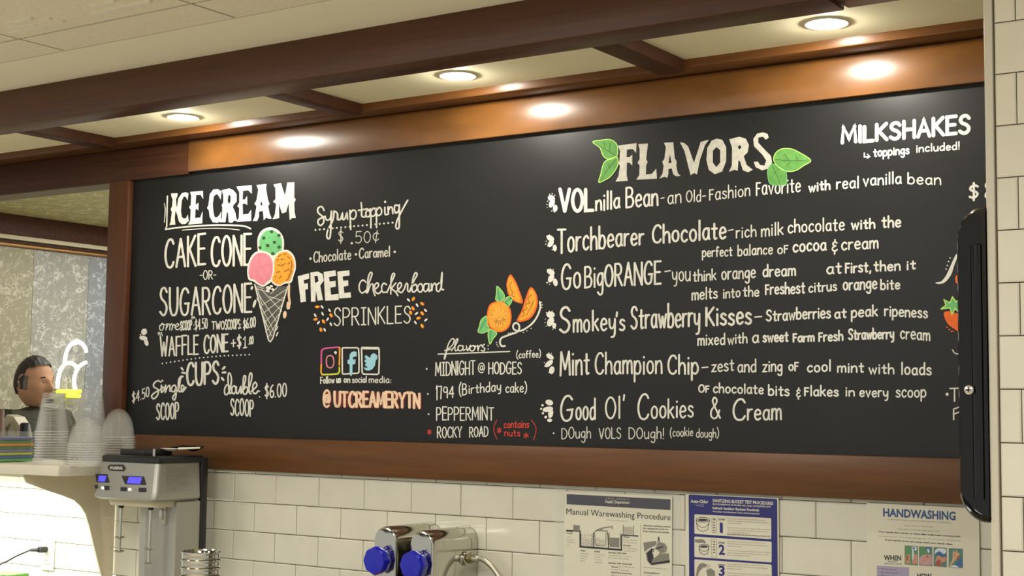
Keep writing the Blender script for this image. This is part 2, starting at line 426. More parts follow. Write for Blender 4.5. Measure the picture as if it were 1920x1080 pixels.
# ================================================================== hand lettering: single-stroke glyphs, cap height 10, x-height 6
GL = {
'A': (6, '0,0 3,10 6,0|1,3.5 5,3.5'), 'B': (5.4, '0,0 0,10|~0,10 3.4,9.8 4.7,7.8 3.5,5.7 0,5.2|~0,5.2 4,5 5.4,2.7 4,.4 0,0'),
'C': (5.6, '~5.6,8.3 4.4,9.8 2.3,9.6 .6,7.2 .1,4 1.1,1 3,0 4.7,.5 5.6,1.8'), 'D': (5.8, '0,0 0,10|~0,10 3,9.7 5.3,7.5 5.8,5 5.2,2.3 3,.3 0,0'),
'E': (4.6, '4.6,10 0,10 0,0 4.6,0|0,5.2 4,5.2'), 'F': (4.6, '4.6,10 0,10 0,0|0,5.2 4,5.2'),
'G': (6.2, '~5.8,8.3 4.4,9.8 2.3,9.6 .6,7.2 .1,4 1.1,1 3,0 4.9,.7 5.6,2.4 5.7,4.2|3.4,4.3 6.2,4.3'),
'H': (5.4, '0,0 0,10|5.4,0 5.4,10|0,5 5.4,5'), 'I': (.6, '.3,0 .3,10'), 'J': (4, '~4,10 4,3 3.2,.6 1.6,0 0,1.4'),
'K': (5.2, '0,0 0,10|5,10 0,4.6|1.2,5.6 5.2,0'), 'L': (4.4, '0,10 0,0 4.4,0'), 'M': (7, '0,0 .6,10 3.5,2.5 6.4,10 7,0'),
'N': (5.6, '0,0 0,10 5.6,0 5.6,10'), 'O': (6, '~3,10 1,8.6 0,5 1,1.4 3,0 5,1.4 6,5 5,8.6 3,10'),
'P': (5, '0,0 0,10|~0,10 3.4,9.8 5,7.4 3.5,4.9 0,4.6'), 'R': (5.3, '0,0 0,10|~0,10 3.4,9.8 4.8,7.5 3.5,5.2 0,5|1.8,5 5.3,0'),
'S': (5, '~4.8,8.4 3.4,9.9 1.4,9.6 .4,7.8 1.2,6 3.4,4.7 4.7,2.8 3.9,.7 2,0 0,1.3'), 'T': (5.6, '0,10 5.6,10|2.8,10 2.8,0'),
'U': (5.6, '~0,10 .1,3.5 1.2,.6 2.8,0 4.4,.6 5.5,3.5 5.6,10'), 'V': (5.8, '0,10 2.9,0 5.8,10'), 'W': (7.6, '0,10 1.9,0 3.8,7 5.7,0 7.6,10'),
'X': (5.4, '0,0 5.4,10|0,10 5.4,0'), 'Y': (5.6, '0,10 2.8,4.8 5.6,10|2.8,4.8 2.8,0'), 'Z': (5.2, '0,10 5.2,10 0,0 5.2,0'),
'a': (4.4, '~4,5 2.8,6.1 1,5.4 .1,3 .8,.6 2.2,0 3.6,1.2 4.1,3.4|4.1,6 4,1.2 4.6,.1'), 'b': (4.4, '0,10.5 0,.2|~0,3 1.2,5.8 3,6 4.3,3.6 3.8,.9 2,0 0,.9'),
'c': (3.9, '~3.9,5 2.6,6.1 .9,5.2 .1,3 .8,.7 2.3,0 3.9,1'), 'd': (4.4, '~4.2,5 2.8,6.1 1,5.4 .1,3 .8,.6 2.2,0 4,1.4|4.3,10.5 4.3,.1'),
'e': (4.2, '~.2,3.1 3.9,3.5 3.7,5.3 2.3,6.2 .8,5.3 .1,3 .8,.7 2.3,0 4,.9'), 'f': (3.4, '~3.6,9.4 2.6,10.3 1.4,9.4 1.2,6 1.2,0|0,5.8 3,5.8'),
'F_': (4, ''), 'g': (4.4, '~4.1,5 2.8,6.1 1,5.4 .1,3.2 .9,1.1 2.4,.8 4,2.6|~4.2,6 4.2,-1.4 3.4,-3.4 1.8,-3.6 .4,-2.5'),
'h': (4.2, '0,10.5 0,0|~0,3.6 1.4,5.7 3,6 4,4.4 4.2,0'), 'i': (.8, '.4,6 .4,0|.4,8.4 .4,8.7'), 'j': (2, '~1.4,6 1.4,-2 .4,-3.4|1.4,8.5 1.4,8.8'),
'k': (4, '0,10.5 0,0|3.7,6 0,2.7|1.2,3.7 4,0'), 'l': (.8, '.4,10.5 .4,0'), 'm': (6.4, '0,6 0,0|~0,3.8 1.2,5.8 2.4,6 3.1,4.6 3.2,0|~3.2,3.8 4.3,5.8 5.5,6 6.2,4.6 6.4,0'),
'n': (4.2, '0,6 0,0|~0,3.6 1.4,5.7 3,6 4,4.4 4.2,0'), 'o': (4.4, '~2.2,6.1 .6,5 .1,3 .7,.9 2.2,0 3.8,.9 4.3,3 3.8,5.2 2.2,6.1'),
'p': (4.4, '0,6 0,-3.6|~0,3 1.2,5.7 3,6 4.3,3.6 3.8,.9 2,0 0,1'), 'q': (4.4, '~4.2,5 2.8,6.1 1,5.4 .1,3 .8,.6 2.2,0 4,1.4|4.3,6 4.3,-3.6'),
'r': (3, '0,6 0,0|~0,3.6 1.2,5.6 3,5.9'), 's': (3.6, '~3.4,5.2 2.2,6.1 .8,5.8 .4,4.5 1.8,3.3 3.4,2.2 3.3,.7 1.8,0 0,.8'),
't': (3.4, '1.6,8.8 1.6,1|~1.6,1 2.1,.1 3.2,.4|0,6 3.4,6'), 'u': (4.2, '~0,6 .1,2 1,.2 2.4,.1 4,2|4.1,6 4.2,0'),
'v': (4, '0,6 2,0 4,6'), 'w': (6, '0,6 1.5,0 3,5 4.5,0 6,6'), 'x': (4, '0,0 4,6|0,6 4,0'), 'y': (4.2, '~0,6 .3,2.4 1.6,1 3.2,1.8 4,4|~4.1,6 4,-1 3.2,-3.2 1.6,-3.5'),
'z': (3.8, '0,6 3.8,6 0,0 3.8,0'),
'0': (5, '~2.5,10 .8,8.6 0,5 .8,1.4 2.5,0 4.2,1.4 5,5 4.2,8.6 2.5,10'), '1': (1.6, '0,8 1.2,10 1.2,0'), '2': (4.6, '~0,8 1.6,10 4,9 4,6.6 0,0|0,0 4.6,0'),
'4': (5, '3.8,0 3.8,10 0,3.4 5,3.4'), '5': (4.6, '4.4,10 .6,10 .4,5.6|~.4,5.6 2.6,6.2 4.4,4.6 4.2,1.4 2.2,0 0,1'),
'6': (4.6, '~3.8,10 1.4,8 .1,4 .8,.8 2.4,0 4.2,1.2 4.4,3.8 2.8,5.4 .6,4.2'), '7': (4.6, '0,10 4.6,10 3.6,0'), '8': (4.8, '~2.4,10 .6,9 .7,6.8 4,3.6 4.4,1.4 2.4,0 .4,1.2 .7,3.4 4.1,7 4.1,9 2.4,10'),
'9': (4.6, '~4.4,7 3.2,5.2 1.2,5.3 .1,7.6 1.2,9.8 3.2,9.8 4.4,8 4.4,0'),
'7_': (0, ''), '$': (4.8, '~4.5,8 3.2,9 1.2,8.7 .5,7.2 1.5,5.8 3.4,4.7 4.4,3 3.4,1.3 1.8,1 .2,2|2.4,10.8 2.4,-.8'),
'.': (.8, '.4,.1 .4,.3'), ',': (1, '.8,.6 .2,-1.6'), ':': (.8, '.4,.6 .4,.8|.4,4.6 .4,4.8'), '!': (.8, '.4,10 .4,3|.4,.1 .4,.3'), "'": (.8, '.6,10.5 .2,8.2'),
'-': (3, '0,4.6 3,4.8'), '+': (5, '0,4.5 5,4.5|2.5,7.5 2.5,1.5'), '(': (2.2, '~2.2,11.5 .4,8 .1,4.5 .6,1 2.2,-1.5'), ')': (2.2, '~0,11.5 1.8,8 2.1,4.5 1.6,1 0,-1.5'),
'@': (8, '~5.6,6.6 4,7.2 2.6,5.6 2.6,3.8 3.8,2.8 5.4,4.2 5.6,6.8 5.8,3 7.2,3 7.8,5.4 6.6,8.8 4,10 1.4,8.6 .2,5 1.2,1.6 3.8,0 6.4,.8'),
'&': (6.4, '~6.2,0 2,6.8 1.4,8.8 2.6,10 4,8.8 3.4,6.8 .6,4 .4,1.4 2.2,0 4.2,.8 5.8,3.8'), '3&': (3.6, '~3.4,7.6 1.8,8.6 .4,7.2 1.4,5.8 2.6,5.4 .6,4.4 .2,2.4 1.8,1.2 3.6,2.2|2,10.4 2,8.8|1.8,1 1.7,-1.2'),
'*': (6, '3,7 3,-1|0,5.2 6,.8|0,.8 6,5.2'), 'c/': (4.6, '~4.4,7 2.8,8 .8,6.8 .2,4.5 1,2.2 2.6,1.2 4.4,2.4|3.4,10 2,-.6'),
'1s': (2.8, '0,8 1.4,10 1.4,0|0,0 2.8,0'), 'Is': (3.4, '0,10 3.4,10|1.7,10 1.7,0|0,0 3.4,0'),
'f2': (3.4, '3.4,8.4 0,8.4 0,0|0,4.6 2.8,4.6'), 'a1': (4, '~3.8,4.9 2.6,6 .9,5.3 .1,3 .8,.6 2.1,0 3.5,1.2|3.9,6 3.9,0'),
}
def crom(pts, k=5):
    out = []
    n = len(pts)
    if n < 3: return pts
    closed = (Vector(pts[0]) - Vector(pts[-1])).length < 1e-6
    for i in range(n - 1):
        p1, p2 = Vector(pts[i]), Vector(pts[i + 1])
        p0 = Vector(pts[i - 1]) if i > 0 else (Vector(pts[-2]) if closed else p1)
        p3 = Vector(pts[i + 2]) if i + 2 < n else (Vector(pts[1]) if closed else p2)
        for j in range(k):
            t = j / k
            out.append(.5 * ((2 * p1) + (p2 - p0) * t + (2 * p0 - 5 * p1 + 4 * p2 - p3) * t * t + (-p0 + 3 * p1 - 3 * p2 + p3) * t ** 3))
    out.append(Vector(pts[-1]))
    return [tuple(p) for p in out]
def parse(s):
    sm = s.startswith('~')
    pts = [tuple(float(c) for c in q.split(',')) for q in s.lstrip('~').split()]
    return crom(pts) if sm else pts
GLP = {k: (w, [parse(q) for q in s.split('|') if q]) for k, (w, s) in GL.items()}
SPECIAL = ['3&', 'c/', '1s', 'Is', 'f2', 'a1']

class Ink:
    """flat paint on a plane y = const, given in photograph pixels and laid on the real plane"""
    def __init__(s, y=BY): s.y = y; s.v = []; s.f = []; s.dy = 0.0; s.c = 0
    def stroke(s, pts, w):
        """pts in px, w width in px (number or (w0,w1))"""
        n = len(pts); 
        if n < 2: return
        P = [Vector(p) for p in pts]
        if (P[0] - P[-1]).length < 1e-6 and n == 2: return
        W_ = [w] * n if not isinstance(w, (tuple, list)) else [w[0] + (w[1] - w[0]) * i / (n - 1) for i in range(n)]
        L, Rr = [], []
        for i in range(n):
            a = P[max(i - 1, 0)]; b = P[min(i + 1, n - 1)]
            d1 = (P[i] - a); d2 = (b - P[i])
            if d1.length < 1e-9: d1 = d2
            if d2.length < 1e-9: d2 = d1
            if d1.length < 1e-9: continue
            d1 = d1.normalized(); d2 = d2.normalized()
            t = d1 + d2
            if t.length < .45:     # sharp corner: cap and restart
                for q, dd in ((1, d1), (2, d2)):
                    nn = Vector((-dd.y, dd.x)) * W_[i] / 2
                    L.append((P[i] + nn, q)); Rr.append((P[i] - nn, q))
                s.dot(P[i], W_[i] / 2); continue
            t.normalize(); nn = Vector((-t.y, t.x)); c = max(.5, nn.dot(Vector((-d1.y, d1.x))))
            nn = nn * (W_[i] / 2 / c)
            L.append((P[i] + nn, 0)); Rr.append((P[i] - nn, 0))
            if c < .85: s.dot(P[i], W_[i] / 2)
        for i in range(len(L) - 1):
            if L[i][1] == 1 and L[i + 1][1] == 2: continue
            s.poly([L[i][0], L[i + 1][0], Rr[i + 1][0], Rr[i][0]], conv=True)
        s.dot(P[0], W_[0] / 2); s.dot(P[-1], W_[-1] / 2)
    def _p(s, p): q = on_y(p[0], p[1], s.y - .0005 - s.dy); return (q.x, q.y - (s.c % 19) * 1.1e-5, q.z)
    def poly(s, pts, holes=None, conv=False):
        n = len(s.v); s.c += 1
        if conv:
            s.v += [s._p(p) for p in pts]; s.f.append(tuple(range(n, n + len(pts)))); return
        loops = [[Vector((p[0], p[1], 0)) for p in pts]] + [[Vector((p[0], p[1], 0)) for p in h] for h in (holes or [])]
        flat = [p for l in loops for p in l]
        s.v += [s._p(p) for p in flat]
        s.f += [tuple(n + i for i in t) for t in tessellate_polygon(loops)]
    def dot(s, c, r, ry=None, ang=0, n=9):
        ry = ry or r; ca, sa = math.cos(ang), math.sin(ang)
        pts = [(c[0] + r * math.cos(2 * PI * k / n) * ca - ry * math.sin(2 * PI * k / n) * sa,
                c[1] + r * math.cos(2 * PI * k / n) * sa + ry * math.sin(2 * PI * k / n) * ca) for k in range(n)]
        s.poly(pts, conv=True)
    def word(s, txt, x0, y0, x1, y1, h, w, h1=None, slant=0.0):
        """baseline (x0,y0)-(x1,y1) px, cap height h px (h1 at the right end), stroke width w px"""
        h1 = h1 or h
        gl = []; i = 0
        while i < len(txt):
            if txt[i] == '{':
                j = txt.index('}', i); gl.append(txt[i + 1:j]); i = j + 1
            else: gl.append(txt[i]); i += 1
        y0 -= w * .35; y1 -= w * .35; h -= w * .7; h1 -= w * .7; x0 += w * .42; x1 -= w * .42; w *= .93
        adv = 2.0; tot = 0; pos = []
        for g in gl:
            if g == ' ': tot += 3.2; pos.append(None); continue
            pos.append(tot); tot += GLP[g][0] + adv
        tot -= adv
        tot = max(tot, .01)
        for g, p in zip(gl, pos):
            if g == ' ': continue
            jt = random.uniform(-.25, .25); js = random.uniform(.96, 1.04)
            for st in GLP[g][1]:
                q = []
                for (a, b) in st:
                    gx = (p + a) / tot; b2 = b * js + jt
                    hh = h + (h1 - h) * gx
                    q.append((x0 + (x1 - x0) * gx + slant * b2 / 10 * hh, y0 + (y1 - y0) * gx - b2 / 10 * hh))
                s.stroke(q, w)
    def build(s, name, m_, parent, layer=0, label=None):
        mb = MB(); mb.v = [(p[0], p[1] - .00025 * layer, p[2]) for p in s.v]; mb.f = s.f
        off = wloc(parent)
        me = bpy.data.meshes.new(name); me.from_pydata([tuple(Vector(p) - off) for p in mb.v], [], mb.f)
        me.materials.append(m_)
        o = bpy.data.objects.new(name, me); COL.objects.link(o); o.parent = parent
        if label: o['label'] = label
        return o
# zoom frames used while measuring the photograph: (left, top, scale)
ZF = {'A': (230, 320, 4.5), 'B': (230, 520, 3.6), 'C': (550, 350, 3.6), 'E': (780, 500, 3.176), 'F': (570, 620, 6.0),
      'G': (1000, 230, 3.6), 'H': (1400, 190, 2.7), 'I': (1000, 480, 3.0), 'J': (1400, 480, 2.7), 'K': (1780, 360, 5.4), 'L': (1780, 560, 5.4),
      'P': (1040, 900, 4.3636), 'Q': (1580, 900, 5.647), 'N': (0, 600, 3.6), 'M': (120, 780, 3.6), 'D': (640, 940, 5.647)}
def zp(z, x, y): a = ZF[z]; return (a[0] + x / a[2], a[1] + y / a[2])
def zpts(z, s): return [zp(z, *[float(c) for c in q.split(',')]) for q in s.split()]
def words(z, L, ink=None):
    ink = ink or Ink(); k = ZF[z][2]
    for it in L:
        t, x0, y0, x1, y1, h, w = it[:7]
        a = zp(z, x0, y0); b = zp(z, x1, y1)
        kw = dict(it[7]) if len(it) > 7 else {}
        if 'h1' in kw: kw['h1'] /= k
        ink.word(t, a[0], a[1], b[0], b[1], h / k, w, **kw)
    return ink
def letter(name, z, L, m_='chalk', label=None, layer=1, ink=None):
    for it in L: words(z, [it]).build(name, M[m_], board, layer, label)
def curve(ink, z, s, w): ink.stroke(crom(zpts(z, s), 5), w); return ink
def line(ink, z, s, w): ink.stroke(zpts(z, s), w); return ink
def outline(pts): return list(pts) + [pts[0]]
LT = 'menu_lettering'

# --- left column
k = Ink()
for s, h in (('410,192 465,190 462,215 450,240 455,300 462,325 445,345 440,400 445,455 395,460 405,430 415,350 405,325 418,300 422,240 410,215', 0),
             ('556,190 548,250 535,225 518,215 500,250 495,310 492,340 500,390 515,405 535,400 550,370 558,425 530,450 500,452 475,430 460,370 445,330 460,300 470,235 500,190 530,182', 0),
             ('570,180 678,170 680,240 660,205 620,205 615,290 640,270 640,335 615,320 612,400 655,395 675,340 672,445 552,455 570,420 575,330 560,308 575,290 580,215', 0),
             ('835,175 828,245 812,215 795,195 770,215 760,280 765,340 775,390 795,395 812,380 832,345 828,420 800,440 760,435 735,390 728,335 712,315 725,290 735,200 765,160 800,155', 0),
             ('838,165 900,150 935,165 962,200 962,260 935,290 930,310 950,350 965,425 940,420 925,440 895,435 890,360 880,345 868,435 815,435 838,400 842,310 835,290 850,270 850,210', '895,200 912,215 912,260 895,285 885,250'),
             ('960,135 1090,122 1090,195 1060,165 1015,170 1012,245 1030,245 1050,215 1052,290 1030,275 1012,280 1015,370 1060,365 1085,330 1085,425 960,432 980,400 985,315 968,300 985,270 985,180', 0),
             ('1130,122 1215,112 1210,150 1225,240 1240,280 1228,300 1240,360 1258,405 1228,405 1215,395 1190,418 1185,340 1150,345 1152,385 1135,425 1098,425 1115,390 1130,300 1112,280 1130,250 1145,160', '1170,250 1182,290 1162,295'),
             ('1272,118 1335,103 1370,210 1390,100 1450,98 1448,225 1462,245 1448,270 1452,350 1462,400 1430,400 1410,418 1400,275 1380,350 1345,360 1318,280 1322,400 1295,405 1265,410 1285,370 1295,280 1270,262 1290,240 1290,150', 0)):
    k.poly(zpts('A', s), [zpts('A', h)] if h else None)
k.build(LT, M['chalk_bright'], board, 1, 'white Western-style heading about ice cream')
k = Ink(); line(k, 'A', '378,215 372,470 362,495', 2.6); curve(k, 'A', '362,495 520,475 760,460 960,462 1040,472 1080,490', 3.0)
curve(k, 'A', '352,275 360,330 352,435', 1.6); curve(k, 'A', '502,502 700,488 860,488 985,500', 1.5)
k.build('underline', M['chalk'], board, 1)
letter(LT, 'A', [('CAKE', 352, 822, 705, 800, 245, 4.6, {'h1': 268}), ('CONE', 742, 812, 1092, 797, 265, 4.8), ('-OR-', 650, 922, 790, 915, 78, 1.9)], 'chalk', 'white chalk lettering for the cake cone')
letter(LT, 'B', [('SUGARCONE', 247, 262, 875, 240, 196, 4.3)], 'chalk', 'white chalk lettering for the sugar cone')
k = Ink()
for s in ('255,328 268,310 278,330 268,356 252,352 252,325 275,318 292,320', '292,355 300,312 298,340 308,316 318,322 318,355', '318,335 330,312 336,330 332,355 345,318 356,330 360,352', '352,340 378,325 372,312 358,325 358,345 372,354 390,340 400,330'):
    curve(k, 'B', s, 1.9)
words('B', [('SCOOP', 388, 362, 470, 355, 68, 2.2), (':$4.50', 478, 358, 575, 348, 72, 2.0), ('TWO', 600, 352, 690, 352, 58, 2.2), ('SCOOPS:', 690, 356, 802, 350, 72, 2.0), ('$6.00', 812, 352, 900, 336, 72, 2.2)], k)
k.build(LT, M['chalk'], board, 1, 'small white lettering with one and two scoop prices')
letter(LT, 'B', [('WAFFLE', 250, 538, 515, 520, 138, 3.4), ('CONE', 545, 520, 715, 503, 128, 3.6), ('+$', 730, 485, 805, 478, 85, 2.6), ('{1s}', 812, 478, 842, 474, 78, 2.6), ('.00', 848, 455, 885, 450, 55, 2.1)], 'chalk', 'white chalk lettering for the waffle cone')
k = Ink()
for i in range(22):
    t = i / 21; x = 268 + 587 * t; y = 582 - 60 * t - 12 * math.sin(PI * t); k.dot(zp('B', x, y), 1.5)
for s in ('240,372 243,388', '250,370 254,392', '262,372 268,395', '466,268 470,280', '474,264 480,276', '483,266 488,274'): line(k, 'B', s, 1.8)
k.build('dotted_line', M['chalk'], board, 1)['kind'] = 'stuff'
k = words('B', [('CUPS', 428, 732, 655, 726, 162, 4.6)])
for (x, y, a, b, t) in ((402, 618, 16, 7, .9), (412, 645, 18, 8, .2), (400, 672, 14, 7, -.5), (683, 612, 18, 8, -.8), (685, 642, 18, 8, -.1), (675, 686, 18, 8, .9)):
    k.dot(zp('B', x, y), a / 3.6, b / 3.6, t)
for (x, y, a, b, t) in ((872, 72, 8, 14, .3), (890, 178, 10, 30, .3)): k.dot(zp('B', x, y), a / 3.6, b / 3.6, t)
k.build(LT, M['chalk'], board, 1, 'white chalk heading for cups')
letter(LT, 'B', [('$4.50', 62, 852, 182, 805, 72, 2.1), ('SCOOP', 225, 962, 382, 960, 115, 3.0), ('SCOOP', 726, 935, 886, 940, 118, 2.8), (':', 918, 815, 930, 815, 100, 2.6), ('$6.00', 957, 815, 1110, 808, 92, 2.6)], 'chalk', 'white chalk lettering with cup scoop prices')
k = Ink()
for s in ('258,708 240,698 215,712 210,738 240,760 236,795 210,820 196,802 215,780 260,755 275,740', '262,728 262,775 275,765 290,735', '290,728 288,775 300,745 318,730 320,768 332,752',
          '362,742 350,728 332,742 330,765 348,772 362,745 360,800 350,828 338,812 355,785 380,750 388,700 396,668 380,690 376,745 384,772 398,765 415,742 402,728 396,750 405,772 428,742'):
    curve(k, 'B', s, 2.9)
k.dot(zp('B', 268, 698), 2)
for s in ('722,735 705,725 690,750 690,785 706,790 722,760 735,700 728,655 715,650 712,700 722,780 738,775', '752,732 738,745 738,775 752,785 765,765 760,738 750,732', '768,738 768,778 782,780 798,738 800,782 812,760',
          '812,760 828,700 830,670 820,665 814,700 815,780 835,785 845,755 832,738 820,755', '845,775 868,700 872,655 860,650 852,700 856,775 868,785', '868,770 905,735 896,708 880,730 880,772 898,785 915,765'):
    curve(k, 'B', s, 2.9)
k.build(LT, M['chalk'], board, 1, 'white script words single and double')

# --- syrup, free, sprinkles
k = Ink()
for s in ('208,160 192,135 168,145 168,175 200,205 205,240 185,262 168,248 172,222 215,200', '215,200 225,225 250,215 258,165 256,230 250,330 238,352 226,335 235,290 268,225 275,165', '275,165 290,172 298,188 298,222', '300,185 302,220 320,218 332,180 334,220 350,214 362,178 366,220',
          '382,160 386,240 388,288', '384,185 400,160 420,165 424,195 408,220 388,212',
          '458,108 462,150 462,195 478,205 492,190', '440,160 500,150', '505,155 490,175 494,202 512,200 520,175 505,155 530,160', '520,150 524,210 524,278', '522,170 540,145 556,160 554,188 535,200 524,190', '558,145 562,210 562,275', '560,165 580,140 596,158 592,185 574,195 562,182',
          '618,140 620,185 632,188', '640,135 642,185', '642,160 655,138 668,145 672,182', '712,130 690,125 682,150 692,178 712,160 716,125 716,240 714,275 702,285 692,268 705,220 745,140 772,92'):
    curve(k, 'C', s, 3.1)
k.dot(zp('C', 620, 103), 2.4)
for i in range(19): k.dot(zp('C', 150 + 520 * i / 18, 292 - 49 * i / 18), 1.9)
k.build(LT, M['chalk'], board, 1, 'white script heading for syrup topping')
k = words('C', [('$', 302, 380, 340, 380, 85, 2.1), ('50{c/}', 418, 386, 580, 375, 82, 1.9), ('Chocolate', 135, 515, 392, 492, 76, 2.5), ('Caramel', 442, 487, 655, 472, 72, 2.7)])
for x, y, r in ((395, 382, 2.4), (116, 486, 2.5), (423, 457, 2.5), (685, 440, 2.5)): k.dot(zp('C', x, y), r)
k.build(LT, M['chalk_grey'], board, 1, 'grey chalk lettering with syrup price and kinds')
k = Ink()
for s, h in (('30,605 105,585 108,620 70,632 74,656 98,650 100,690 80,697 86,775 50,782', 0),
             ('115,580 165,572 198,590 205,635 182,668 200,765 165,770 152,700 150,775 120,777', '142,605 165,603 170,638 148,652'),
             ('205,575 285,565 290,602 240,610 246,640 285,635 287,675 250,682 255,730 305,722 307,765 215,770', 0),
             ('297,573 378,565 380,600 333,607 337,635 370,632 372,668 340,675 344,718 387,712 390,748 310,755', 0)):
    k.poly(zpts('C', s), [zpts('C', h)] if h else None)
k.build(LT, M['chalk_bright'], board, 1, 'white block word free')
k = Ink()
for s in ('490,645 470,630 448,655 446,695 465,718 492,700', '492,715 515,640 532,590 520,580 505,620 500,715 520,665 538,660 540,700 552,735', '545,700 575,670 568,650 550,665 552,705 575,722 598,700', '630,662 610,652 596,680 604,712 628,712',
          '632,715 665,640 684,595 672,588 660,630 658,725', '660,690 692,650', '665,690 692,712 706,735', '700,705 730,670 722,648 706,665 708,700 730,715 750,690', '750,690 762,655 772,660 772,700 785,710', '785,710 812,640 836,595 824,582 808,620 800,690 812,712 835,690 828,660 812,668',
          '860,655 842,670 842,700 860,712 874,690 868,660 855,655', '905,655 885,660 880,695 895,708 912,685 915,655 916,705 930,695', '932,655 935,700 940,670 955,652 965,668', '985,650 968,665 968,700 985,705 1000,670 1005,580 998,640 1002,690 1015,695'):
    curve(k, 'C', s, 2.8)
k.build(LT, M['chalk'], board, 1, 'white script word checkerboard')
letter(LT, 'C', [('SPR{Is}NKLES', 272, 942, 795, 922, 122, 2.7)], 'chalk', 'white chalk word sprinkles')
SP = [(162, 811, .0, 1), (195, 812, .9, 0), (245, 835, 1.0, 0), (148, 868, 1.0, 0), (198, 858, 1.1, 0), (255, 868, 1.0, 1), (150, 895, -.2, 1), (170, 918, -.9, 0), (204, 910, 1.0, 1), (232, 895, -1.0, 0), (254, 928, 1.1, 0), (186, 965, 1.3, 1), (212, 966, 1.1, 0),
      (778, 765, .8, 0), (810, 758, -1.1, 1), (870, 790, .6, 1), (836, 800, 1.0, 0), (808, 822, 1.0, 1), (893, 835, .8, 0), (832, 856, -.7, 0), (870, 855, .9, 1), (792, 850, 1.3, 1), (845, 887, -.3, 1), (895, 900, -.7, 0), (825, 917, 1.0, 0), (870, 940, 1.1, 1)]
for orange, mn, lab in ((1, 'chalk_orange', 'orange painted sprinkles'), (0, 'chalk_bright', 'white painted sprinkles')):
    k = Ink(); kr = Ink()
    for (x, y, a, o) in SP:
        if o == orange:
            k.dot(zp('C', x, y), (15 if o else 14) / 3.6, (9 if o else 6.5) / 3.6, a, 12)
            if o: kr.dot(zp('C', x + 2, y + 1), 19 / 3.6, 13 / 3.6, a, 12)
    if orange: kr.build('painted_sprinkles', M['chalk_rust'], board, 0)['kind'] = 'stuff'
    k.build('painted_sprinkles', M[mn], board, 2, lab)['kind'] = 'stuff'

# --- social media signs
k = Ink(); s = zpts('F', '195,285 198,225 225,202 300,192 385,185 402,195 402,250 398,400 400,460 380,485 300,492 205,495 192,470 195,380')
n = len(s); seg = (('chalk_magenta', 0, 4), ('chalk_orange', 4, 7), ('chalk_yellow', 7, 11), ('chalk_orange', 11, 13), ('chalk_magenta', 13, 14))
for mn, a, b in seg:
    q = Ink(); q.stroke([s[i % n] for i in range(a, b + 1)], 3.0); q.build('camera_sign', M[mn], board, 1)
q = Ink(); q.stroke(crom(zpts('F', '295,280 262,295 252,345 262,400 295,418 325,400 338,350 325,295 295,280')), 2.4); q.build('camera_sign', M['chalk_pink'], board, 1)
q = Ink(); q.dot(zp('F', 355, 245), 2.6); q.stroke(zpts('F', '362,245 358,264'), 1.6); q.build('camera_sign', M['chalk_bright'], board, 1)
q = Ink()
for s in ('430,200 440,192 600,192 615,205 620,330 618,470 600,480 440,488 432,470 430,200', '648,200 660,190 830,190 845,205 848,330 842,480 825,492 670,488 655,470 648,200'): q.stroke(zpts('F', s), 2.8)
q.stroke(zpts('F', '655,195 835,198'), 5.0)
q.build('sign_frame', M['chalk'], board, 1)
q = Ink(); q.poly(zpts('F', '592,240 595,288 570,292 552,300 550,325 582,322 578,375 548,380 546,470 535,512 524,512 514,470 515,382 492,370 490,328 512,325 515,270 535,242 565,232')); q.build('letter_sign', M['chalk_blue'], board, 2)
q = Ink(); q.poly(zpts('F', '668,412 700,418 722,412 690,395 688,375 705,370 682,345 684,325 706,330 685,300 688,285 700,275 745,308 752,278 775,255 800,258 828,282 825,318 808,335 800,390 775,430 735,450 695,446')); q.build('bird_sign', M['chalk_blue'], board, 2)
letter(LT, 'F', [('Follow', 182, 600, 345, 592, 80, 2.0), ('us', 362, 590, 420, 588, 78, 2.6), ('on', 445, 588, 522, 588, 78, 2.5), ('social', 540, 590, 708, 584, 72, 2.0), ('media:', 728, 588, 985, 590, 76, 2.0)], 'chalk', 'small white lettering inviting to follow')
wl = [('@', 208, 868, 305, 862, 205, 4.2), ('UTCREAMERYTN', 332, 862, 1312, 878, 186, 5.2)]
random.seed(3); q = words('F', [w[:6] + (w[6] + 2.6,) for w in wl]); q.v = [(p[0] + .004, p[1], p[2] - .001) for p in q.v]; q.build(LT, M['chalk_rust'], board, 0, 'dark red shadow behind the handle')
random.seed(3); words('F', wl).build(LT, M['chalk_peach'], board, 2, 'peach chalk handle of the shop')

# --- small flavour list
k = Ink()
for s in ('172,500 215,470 228,435 212,432 190,470 175,540 168,548 175,520 185,500 210,490', '212,500 240,460 250,432 240,435 232,465 235,500 250,495', '275,472 258,470 250,488 262,502 278,490 280,470 282,498 295,492', '300,472 308,500 325,468', '338,470 322,480 325,500 342,500 352,480 338,470 360,474', '368,468 370,500 375,478 388,466 394,474',
          '408,462 395,475 410,488 404,502 388,498'): curve(k, 'E', s, 2.2)
for y in (470, 490): k.dot(zp('E', 430, y), 1.3)
line(k, 'E', '132,521 558,505', 2.2)
words('E', [('(coffee)', 597, 548, 745, 540, 44, 2.0)], k)
k.build(LT, M['chalk'], board, 1, 'white script heading flavors over a rule')
letter(LT, 'E', [('M{Is}DNIGHT', 114, 652, 355, 645, 84, 2.5), ('@', 368, 636, 412, 634, 62, 2.0), ('HODGES', 430, 642, 632, 640, 74, 2.6)], 'chalk', 'white chalk lettering, first of the small flavours')
letter(LT, 'E', [('1', 118, 795, 130, 795, 88, 2.4), ('7', 132, 792, 155, 790, 82, 2.4), ('94', 160, 785, 228, 782, 72, 2.5), ('(B', 255, 768, 305, 765, 68, 2.4), ('irthday', 312, 758, 508, 740, 58, 2.3), ('cake)', 532, 752, 662, 750, 60, 2.3)], 'chalk', 'white chalk lettering, birthday cake flavour')
